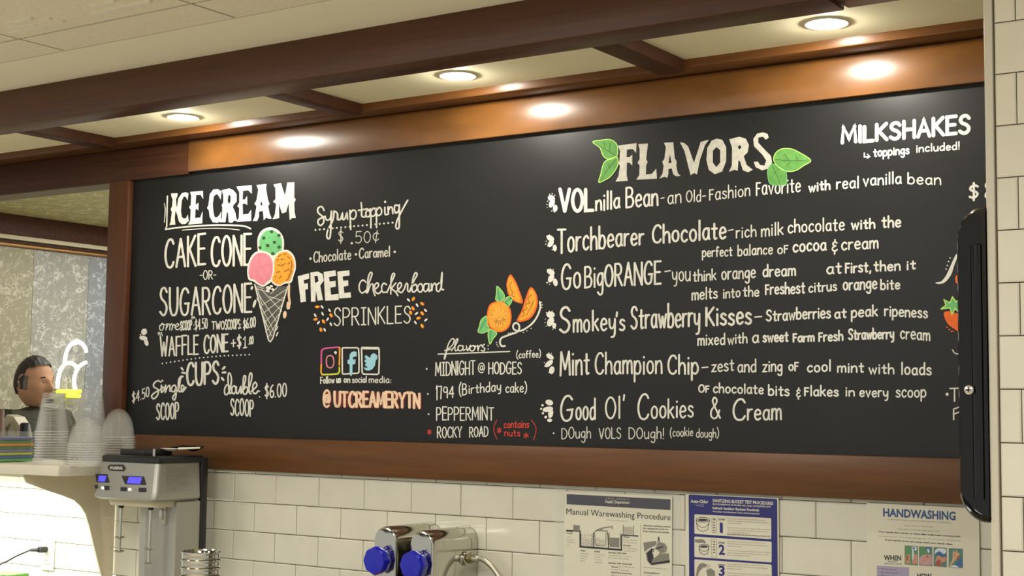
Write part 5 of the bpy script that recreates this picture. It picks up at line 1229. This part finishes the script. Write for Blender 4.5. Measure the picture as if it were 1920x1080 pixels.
def dome_proto(loc, r, h):
    t = thing('dome_lid', '', 'lid', loc)
    pr = [(r, 0), (r * 1.04, .001), (r * 1.04, .004), (r * .98, .006), (r * .96, .014)]
    for k in range(1, 12):
        a = k / 11 * PI / 2 * .94
        pr.append((r * .95 * math.cos(a), .014 + (h - .014) * math.sin(a)))
    MB().lathe(pr, loc, n=32).build('dome_shell', M['clear'], t, True)
    MB().lathe([(r * 1.055, .001), (r * 1.055, .0032), (r * 1.02, .0036)], loc, n=32).build('rim', M['clear_rim'], t, True)
    return t
stack(160, -.335, 10, .0086, lambda l: dome_proto(l, .064, .095), lambda i, n: 'clear dome lid, %s of the front dome stack' % order(i, n), 'dome lids in the front stack')
stack(219, -.16, 12, .0090, lambda l: dome_proto(l, .062, .108), lambda i, n: 'clear dome lid, %s of the dome stack next to the menu board' % order(i, n), 'dome lids in the right stack')

# clear tub with coloured packets
tp = on_y(20, 868, -.30)
tb = thing('clear_tub', 'clear plastic tub of bright packets at the left end of the shelf', 'tub', (tp.x, -.30, SZ))
x0, x1, y0, y1 = tp.x - .16, tp.x + .055, -.40, -.20
for q in ((x0, x1, y0, y0 + .002), (x0, x1, y1 - .002, y1), (x0, x0 + .002, y0 + .002, y1 - .002), (x1 - .002, x1, y0 + .002, y1 - .002)): MB().box(*q, SZ + .001, SZ + .115).build('tub_wall', M['clear'], tb)
MB().box(x0 - .004, x1 + .004, y0 - .004, y0 + .0, SZ + .110, SZ + .118, .001).build('tub_rim', M['clear'], tb, True)
random.seed(11)
cols = [('green', srgb(70, 165, 70)), ('blue', srgb(60, 90, 150)), ('yellow', srgb(175, 195, 50)), ('violet', srgb(120, 110, 150)), ('green', srgb(80, 150, 80)), ('orange', srgb(205, 135, 35)), ('green', srgb(95, 185, 90)), ('slate blue', srgb(85, 90, 135))]
zz = SZ + .003
for i, (nm, c) in enumerate(cols):
    M['pk%d' % i] = mat('packet_%s' % nm.replace(' ', '_'), c, .4)
    h = .0115; a = random.uniform(-.1, .1); w = .19 - .02 * random.random()
    pk = MB().box(x0 + .008, x0 + .008 + w, y0 + .01, y1 - .02, zz, zz + h - .0006, .0035).build('flat_packet', M['pk%d' % i], None, True)
    tag(pk, '%s flat packet, %s in the clear tub' % (nm, order(i, len(cols))), 'packet', 'coloured packets in the tub'); zz += h

# dark red newel at the left edge, cream bag
nw = on_y(-8, 790, .25)
tag(MB().box(nw.x - .12, nw.x + .022, .22, .28, 0, nw.z + .055, .004).build('wooden_post', M['wood'], None, True), 'short cherry wood post at the left edge beside the man', 'post')
bgp = on_y(30, 800, .42)
bgt = thing('shoulder_bag', 'cream rounded bag in front of the man at the left', 'bag', (bgp.x, .42, bgp.z - .2))
bo = [(bgp.x - .05, bgp.z - .25), (bgp.x + .075, bgp.z - .25), (bgp.x + .082, bgp.z - .05), (bgp.x + .06, bgp.z + .01), (bgp.x + .02, bgp.z + .045), (bgp.x - .03, bgp.z + .055), (bgp.x - .05, bgp.z + .03)]
MB().prism(bo, .39, .45, 'y').build('bag_body', M['cream_metal'], bgt)
MB().tube([(bgp.x - .03, .388, bgp.z - .1), (bgp.x - .02, .386, bgp.z + .0), (bgp.x + .01, .386, bgp.z + .02), (bgp.x + .03, .387, bgp.z - .02), (bgp.x + .035, .388, bgp.z - .1)], .006, 8).build('bag_handle', M['trim'], bgt, True)
MB().box(bgp.x + .085, bgp.x + .12, .37, .41, bgp.z - .3, bgp.z + .02, .01).build('black_strap', M['black'], bgt, True)

# ------------------------------------------------------------------ neon sign on the papered wall
NX = XW + .05
ns = thing('neon_sign', 'white neon ice cream scoops over a yellow neon cone on the papered wall', 'neon sign', (NX, on_x(130, 700, NX).y, on_x(130, 700, NX).z))
def nz(s): return [on_x(*zp('N', *[float(c) for c in q.split(',')]), NX) for q in s.split()]
for s in ('388,462 392,400 405,345 435,300 470,290 505,305 522,335', '508,468 500,420 505,375 525,325 555,298 582,285', '435,300 442,245 458,195 490,155 525,145 560,165 578,195 582,220', '500,160 530,150 560,165 572,185'):
    MB().tube(crom([tuple(p) for p in nz(s)], 6), .0105, 12).build('neon_tube', M['neon_white'], ns, True)
for s in ('385,482 545,481', '452,511 540,513'):
    MB().tube(nz(s), .0105, 12).build('neon_tube', M['neon_yellow'], ns, True)
for s in ('400,470 400,470', '520,300 520,300'):
    p = nz(s)[0]; MB().tube([p, Vector((XW, p.y, p.z))], .004, 8).build('standoff', M['steel'], ns)

# ------------------------------------------------------------------ the man
HC = Vector((-6.03, .83, CZ + .098))           # centre of the head
man = thing('person', 'man with short dark hair in a dark striped shirt, looking down to the right', 'person', (HC.x, HC.y, 0))
fwd = Vector((math.cos(math.radians(8)), math.sin(math.radians(8)), -.10)).normalized()   # faces right and towards the counter
sd = Vector((-fwd.y, fwd.x, 0)).normalized(); upv = sd.cross(-fwd).normalized()
if upv.z < 0: upv = -upv
def hw(a, s, u): return HC + fwd * a + sd * s + upv * u    # forward, side, up
def g(x, c, w): return math.exp(-((x - c) / w) ** 2)
bm = bmesh.new(); bmesh.ops.create_icosphere(bm, subdivisions=5, radius=1)
headv = []
for v in bm.verts:
    a, s, u = v.co.x, v.co.y, v.co.z
    A, S_, U = a * .102, s * .080, u * .124
    if u < 0: S_ *= 1 - .22 * u * u; A *= 1 + .02 * -u
    if a < 0: A *= .98
    if a < 0 and u < -.2: A *= 1 - .25 * (-u - .2)
    fr = max(0, a)
    A += fr * (.036 * g(s, 0, .17) * g(u, -.20, .16) + .014 * g(s, 0, .13) * g(u, .02, .14))      # nose
    A += fr * (.008 * g(u, .20, .10) * g(abs(s), .30, .30))                                        # brow
    A -= fr * (.012 * g(u, .06, .10) * g(abs(s), .34, .15))                                        # sockets
    A += fr * (.008 * g(u, -.50, .07) * g(s, 0, .25) + .006 * g(u, -.60, .05) * g(s, 0, .22))      # lips
    A -= fr * (.006 * g(u, -.55, .025) * g(s, 0, .28))
    A += fr * (.014 * g(u, -.85, .16) * g(s, 0, .35))                                              # chin
    S_ += math.copysign(.005, s) * g(u, -.1, .2) * g(abs(s), .75, .2) * fr                         # cheeks
    headv.append((A, S_, U))
for v, (A, S_, U) in zip(bm.verts, headv): v.co = hw(A, S_, U)
body = MB(); body.bm(bm)
# one continuous skin for neck, trunk, arms and legs
def skin(name, nodes, edges, root, m_, parent):
    me = bpy.data.meshes.new(name); me.from_pydata([tuple(Vector(p) - wloc(parent)) for p, r in nodes], edges, [])
    o = bpy.data.objects.new(name, me); COL.objects.link(o); o.parent = parent
    sk = o.modifiers.new('skin', 'SKIN'); sk.use_smooth_shade = True
    for i, (p, r) in enumerate(nodes):
        d = me.skin_vertices[0].data[i]; d.radius = r if isinstance(r, tuple) else (r, r); d.use_root = (i == root)
    sb_ = o.modifiers.new('sub', 'SUBSURF'); sb_.levels = 2; sb_.render_levels = 2
    dg = bpy.context.evaluated_depsgraph_get(); me2 = bpy.data.meshes.new_from_object(o.evaluated_get(dg)); o.modifiers.clear()
    o.data = me2; me2.materials.clear(); me2.materials.append(m_); bpy.data.meshes.remove(me)
    return o
bx, by = HC.x - .02, HC.y + .04
def B(a, s, z): q = Vector((bx, by, 0)) + Vector((fwd.x, fwd.y, 0)) * a + sd * s; return (q.x, q.y, z + (.072 if z > 1.3 else (z - .6) * .1 if z > .6 else 0))
skinm = mat('skin', srgb(188, 142, 110), .55, noise=((30, 30, 30), .08))
nodes = [(B(0, 0, .98), (.15, .12)), (B(.01, 0, 1.20), (.15, .12)), (B(0, 0, 1.40), (.17, .12)), (B(.0, 0, 1.50), (.09, .08)), (B(.0, 0, 1.58), (.058, .058)), ((HC.x - fwd.x * .02, HC.y - fwd.y * .02, HC.z - .03), .055),
         (B(0, .19, 1.45), .062), (B(-.02, .24, 1.18), .048), (B(.12, .20, 1.02), .040), (B(.24, .14, 1.00), .032),
         (B(0, -.19, 1.45), .062), (B(-.02, -.24, 1.18), .048), (B(.12, -.20, 1.02), .040), (B(.24, -.14, 1.00), .032),
         (B(0, .10, .88), .095), (B(.01, .11, .50), .065), (B(-.01, .11, .09), .045), (B(.10, .12, .04), .038),
         (B(0, -.10, .88), .095), (B(.01, -.11, .50), .065), (B(-.01, -.11, .09), .045), (B(.10, -.12, .04), .038)]
edges = [(0, 1), (1, 2), (2, 3), (3, 4), (4, 5), (2, 6), (6, 7), (7, 8), (8, 9), (2, 10), (10, 11), (11, 12), (12, 13), (0, 14), (14, 15), (15, 16), (16, 17), (0, 18), (18, 19), (19, 20), (20, 21)]
bo_ = skin('body', nodes, edges, 0, skinm, man)
hv = MB(); hv.v = body.v; hv.f = body.f
ho = hv.build('body', skinm, man, True)
# fingers: five per hand
for sgn in (1, -1):
    for j in range(5):
        off_ = (-.022 + .011 * j); b0 = Vector(B(.215, sgn * .14 + off_ * 1.1, 1.0)); L_ = (.045, .06, .066, .06, .05)[j]
        if j == 4: b1 = b0 + Vector((fwd.x, fwd.y, 0)) * .02 - sd * sgn * .04
        else: b1 = b0 + Vector((fwd.x, fwd.y, 0)) * L_
        b2 = b1 + Vector((fwd.x, fwd.y, -1)) * .02
        hv2 = MB().tube([b0, b1, b2], [.009, .0085, .007], 8); n0 = len(ho.data.vertices)
        bmj = bmesh.new(); bmj.from_mesh(ho.data); offm = wloc(man)
        vv = [bmj.verts.new(Vector(p) - offm) for p in hv2.v]
        for f in hv2.f: bmj.faces.new([vv[i] for i in f])
        bmj.to_mesh(ho.data); bmj.free()
# join head + skin body into one mesh and fuse them
bmj = bmesh.new(); bmj.from_mesh(bo_.data); bmj.from_mesh(ho.data); bmj.to_mesh(bo_.data); bmj.free()
bpy.data.objects.remove(ho)
rm = bo_.modifiers.new('fuse', 'REMESH'); rm.mode = 'VOXEL'; rm.voxel_size = .0065; rm.use_smooth_shade = True
dg = bpy.context.evaluated_depsgraph_get(); nm_ = bpy.data.meshes.new_from_object(bo_.evaluated_get(dg)); bo_.modifiers.clear(); bo_.data = nm_
b9 = bmesh.new(); b9.from_mesh(nm_); seen = set(); best = []
for v0 in b9.verts:
    if v0 in seen: continue
    isl = [v0]; seen.add(v0)
    for v in isl:
        for e in v.link_edges:
            w9 = e.other_vert(v)
            if w9 not in seen: seen.add(w9); isl.append(w9)
    if len(isl) > len(best): best = isl
best = set(best)
bmesh.ops.delete(b9, geom=[v for v in b9.verts if v not in best], context='VERTS'); b9.to_mesh(nm_); b9.free()
nm_.materials.clear(); nm_.materials.append(skinm)
# hair cap, brows, eyes, ears, moustache shade
def cap(name, m_, test, grow, parent=man):
    b2 = bmesh.new(); bmesh.ops.create_icosphere(b2, subdivisions=5, radius=1)
    keep = {}
    for v, (A, S_, U) in zip(b2.verts, headv):
        keep[v.index] = test(v.co.x, v.co.y, v.co.z)
        gr = grow * (1 + .012 * math.sin(23 * v.co.y + 9 * v.co.x) + .010 * math.sin(21 * v.co.x + 17 * v.co.z))
        v.co = hw(A * gr, S_ * gr, U * gr)
    bmesh.ops.delete(b2, geom=[f for f in b2.faces if not all(keep[v.index] for v in f.verts)], context='FACES')
    bmesh.ops.delete(b2, geom=[v for v in b2.verts if not v.link_faces], context='VERTS')
    return MB().bm(b2).build(name, m_, parent, True)
hairm = mat('dark_hair', (.022, .019, .016, 1), .5, noise=((160, 160, 160), .7))
cap('hair', hairm, lambda a, s, u: (u > .52 + .25 * max(0, a) - .05 * abs(s)) or (a < .12 and u > -.28 - .2 * a) or (a < -.4 and u > -.55), 1.075)
greym = mat('grey_hair', (.16, .15, .13, 1), .6, noise=((200, 200, 200), .6))
cap('sideburn', greym, lambda a, s, u: abs(s) > .7 and -.30 < u < .30 and .02 < a < .32, 1.05)
for s_ in (1, -1):
    MB().tube([hw(.094, s_ * .016, .028), hw(.093, s_ * .030, .033), hw(.082, s_ * .046, .028)], [.0035, .0045, .003], 8).build('eyebrow', hairm, man, True)
    bme = bmesh.new(); bmesh.ops.create_uvsphere(bme, u_segments=14, v_segments=8, radius=.0105)
    for v in bme.verts: v.co += hw(.077, s_ * .028, .008)
    MB().bm(bme).build('eye', mat('eye_white', srgb(190, 180, 165), .3), man, True)
    bme = bmesh.new(); bmesh.ops.create_uvsphere(bme, u_segments=12, v_segments=6, radius=.0055)
    for v in bme.verts: v.co += hw(.0835, s_ * .0285, .006)
    MB().bm(bme).build('iris', M['black'], man, True)
    MB().tube([hw(.090, s_ * .017, .014), hw(.091, s_ * .028, .0165), hw(.084, s_ * .040, .013)], [.002, .003, .002], 8).build('eyelid', skinm, man, True)
    ear = [hw(-.002 - .016 * math.cos(t), s_ * (.079 + .006 * math.cos(t)), .004 + .030 * math.sin(t)) for t in [k * PI / 8 for k in range(-7, 8)]]
    MB().tube(ear, .0055, 8).build('ear', skinm, man, True)
MB().tube([hw(.098, -.022, -.060), hw(.106, 0, -.059), hw(.098, .022, -.060)], [.002, .0032, .002], 8).build('mouth', mat('lip', srgb(120, 62, 52), .5), man, True)
# shirt and trousers
shirt = mat('striped_shirt', srgb(62, 62, 46), .8, noise=((12, 12, 70), .55))
sn = [(B(0, 0, .95), (.165, .135)), (B(.01, 0, 1.20), (.165, .135)), (B(0, 0, 1.40), (.185, .132)), (B(.0, 0, 1.495), (.115, .095)), (B(0, 0, 1.53), (.07, .07)),
      (B(0, .19, 1.455), .078), (B(-.02, .245, 1.20), .066), (B(0, -.19, 1.455), .078), (B(-.02, -.245, 1.20), .066)]
skin('shirt', sn, [(0, 1), (1, 2), (2, 3), (3, 4), (2, 5), (5, 6), (2, 7), (7, 8)], 0, shirt, man)
MB().tube([B(.055 * math.cos(t) + .015, .058 * math.sin(t), 1.555) for t in [k * PI / 8 for k in range(17)]], .012, 8).build('collar', M['black'], man, True)
tn = [(B(0, 0, .96), (.155, .125)), (B(0, .10, .86), .108), (B(.01, .11, .50), .082), (B(-.01, .11, .12), .07), (B(0, -.10, .86), .108), (B(.01, -.11, .50), .082), (B(-.01, -.11, .12), .07)]
skin('trousers', tn, [(0, 1), (1, 2), (2, 3), (0, 4), (4, 5), (5, 6)], 0, mat('dark_cloth', srgb(45, 48, 60), .8), man)
for s_ in (1, -1):
    q = Vector(B(.06, s_ * .115, .045)); fx = Vector((fwd.x, fwd.y, 0))
    MB().tube([q - fx * .11 + Vector((0, 0, .004)), q - fx * .05, q + fx * .06 + Vector((0, 0, -.005)), q + fx * .11 + Vector((0, 0, -.012))], [.036, .045, .044, .028], 14).build('shoe', M['rubber'], man, True)
bpy.context.view_layer.update()
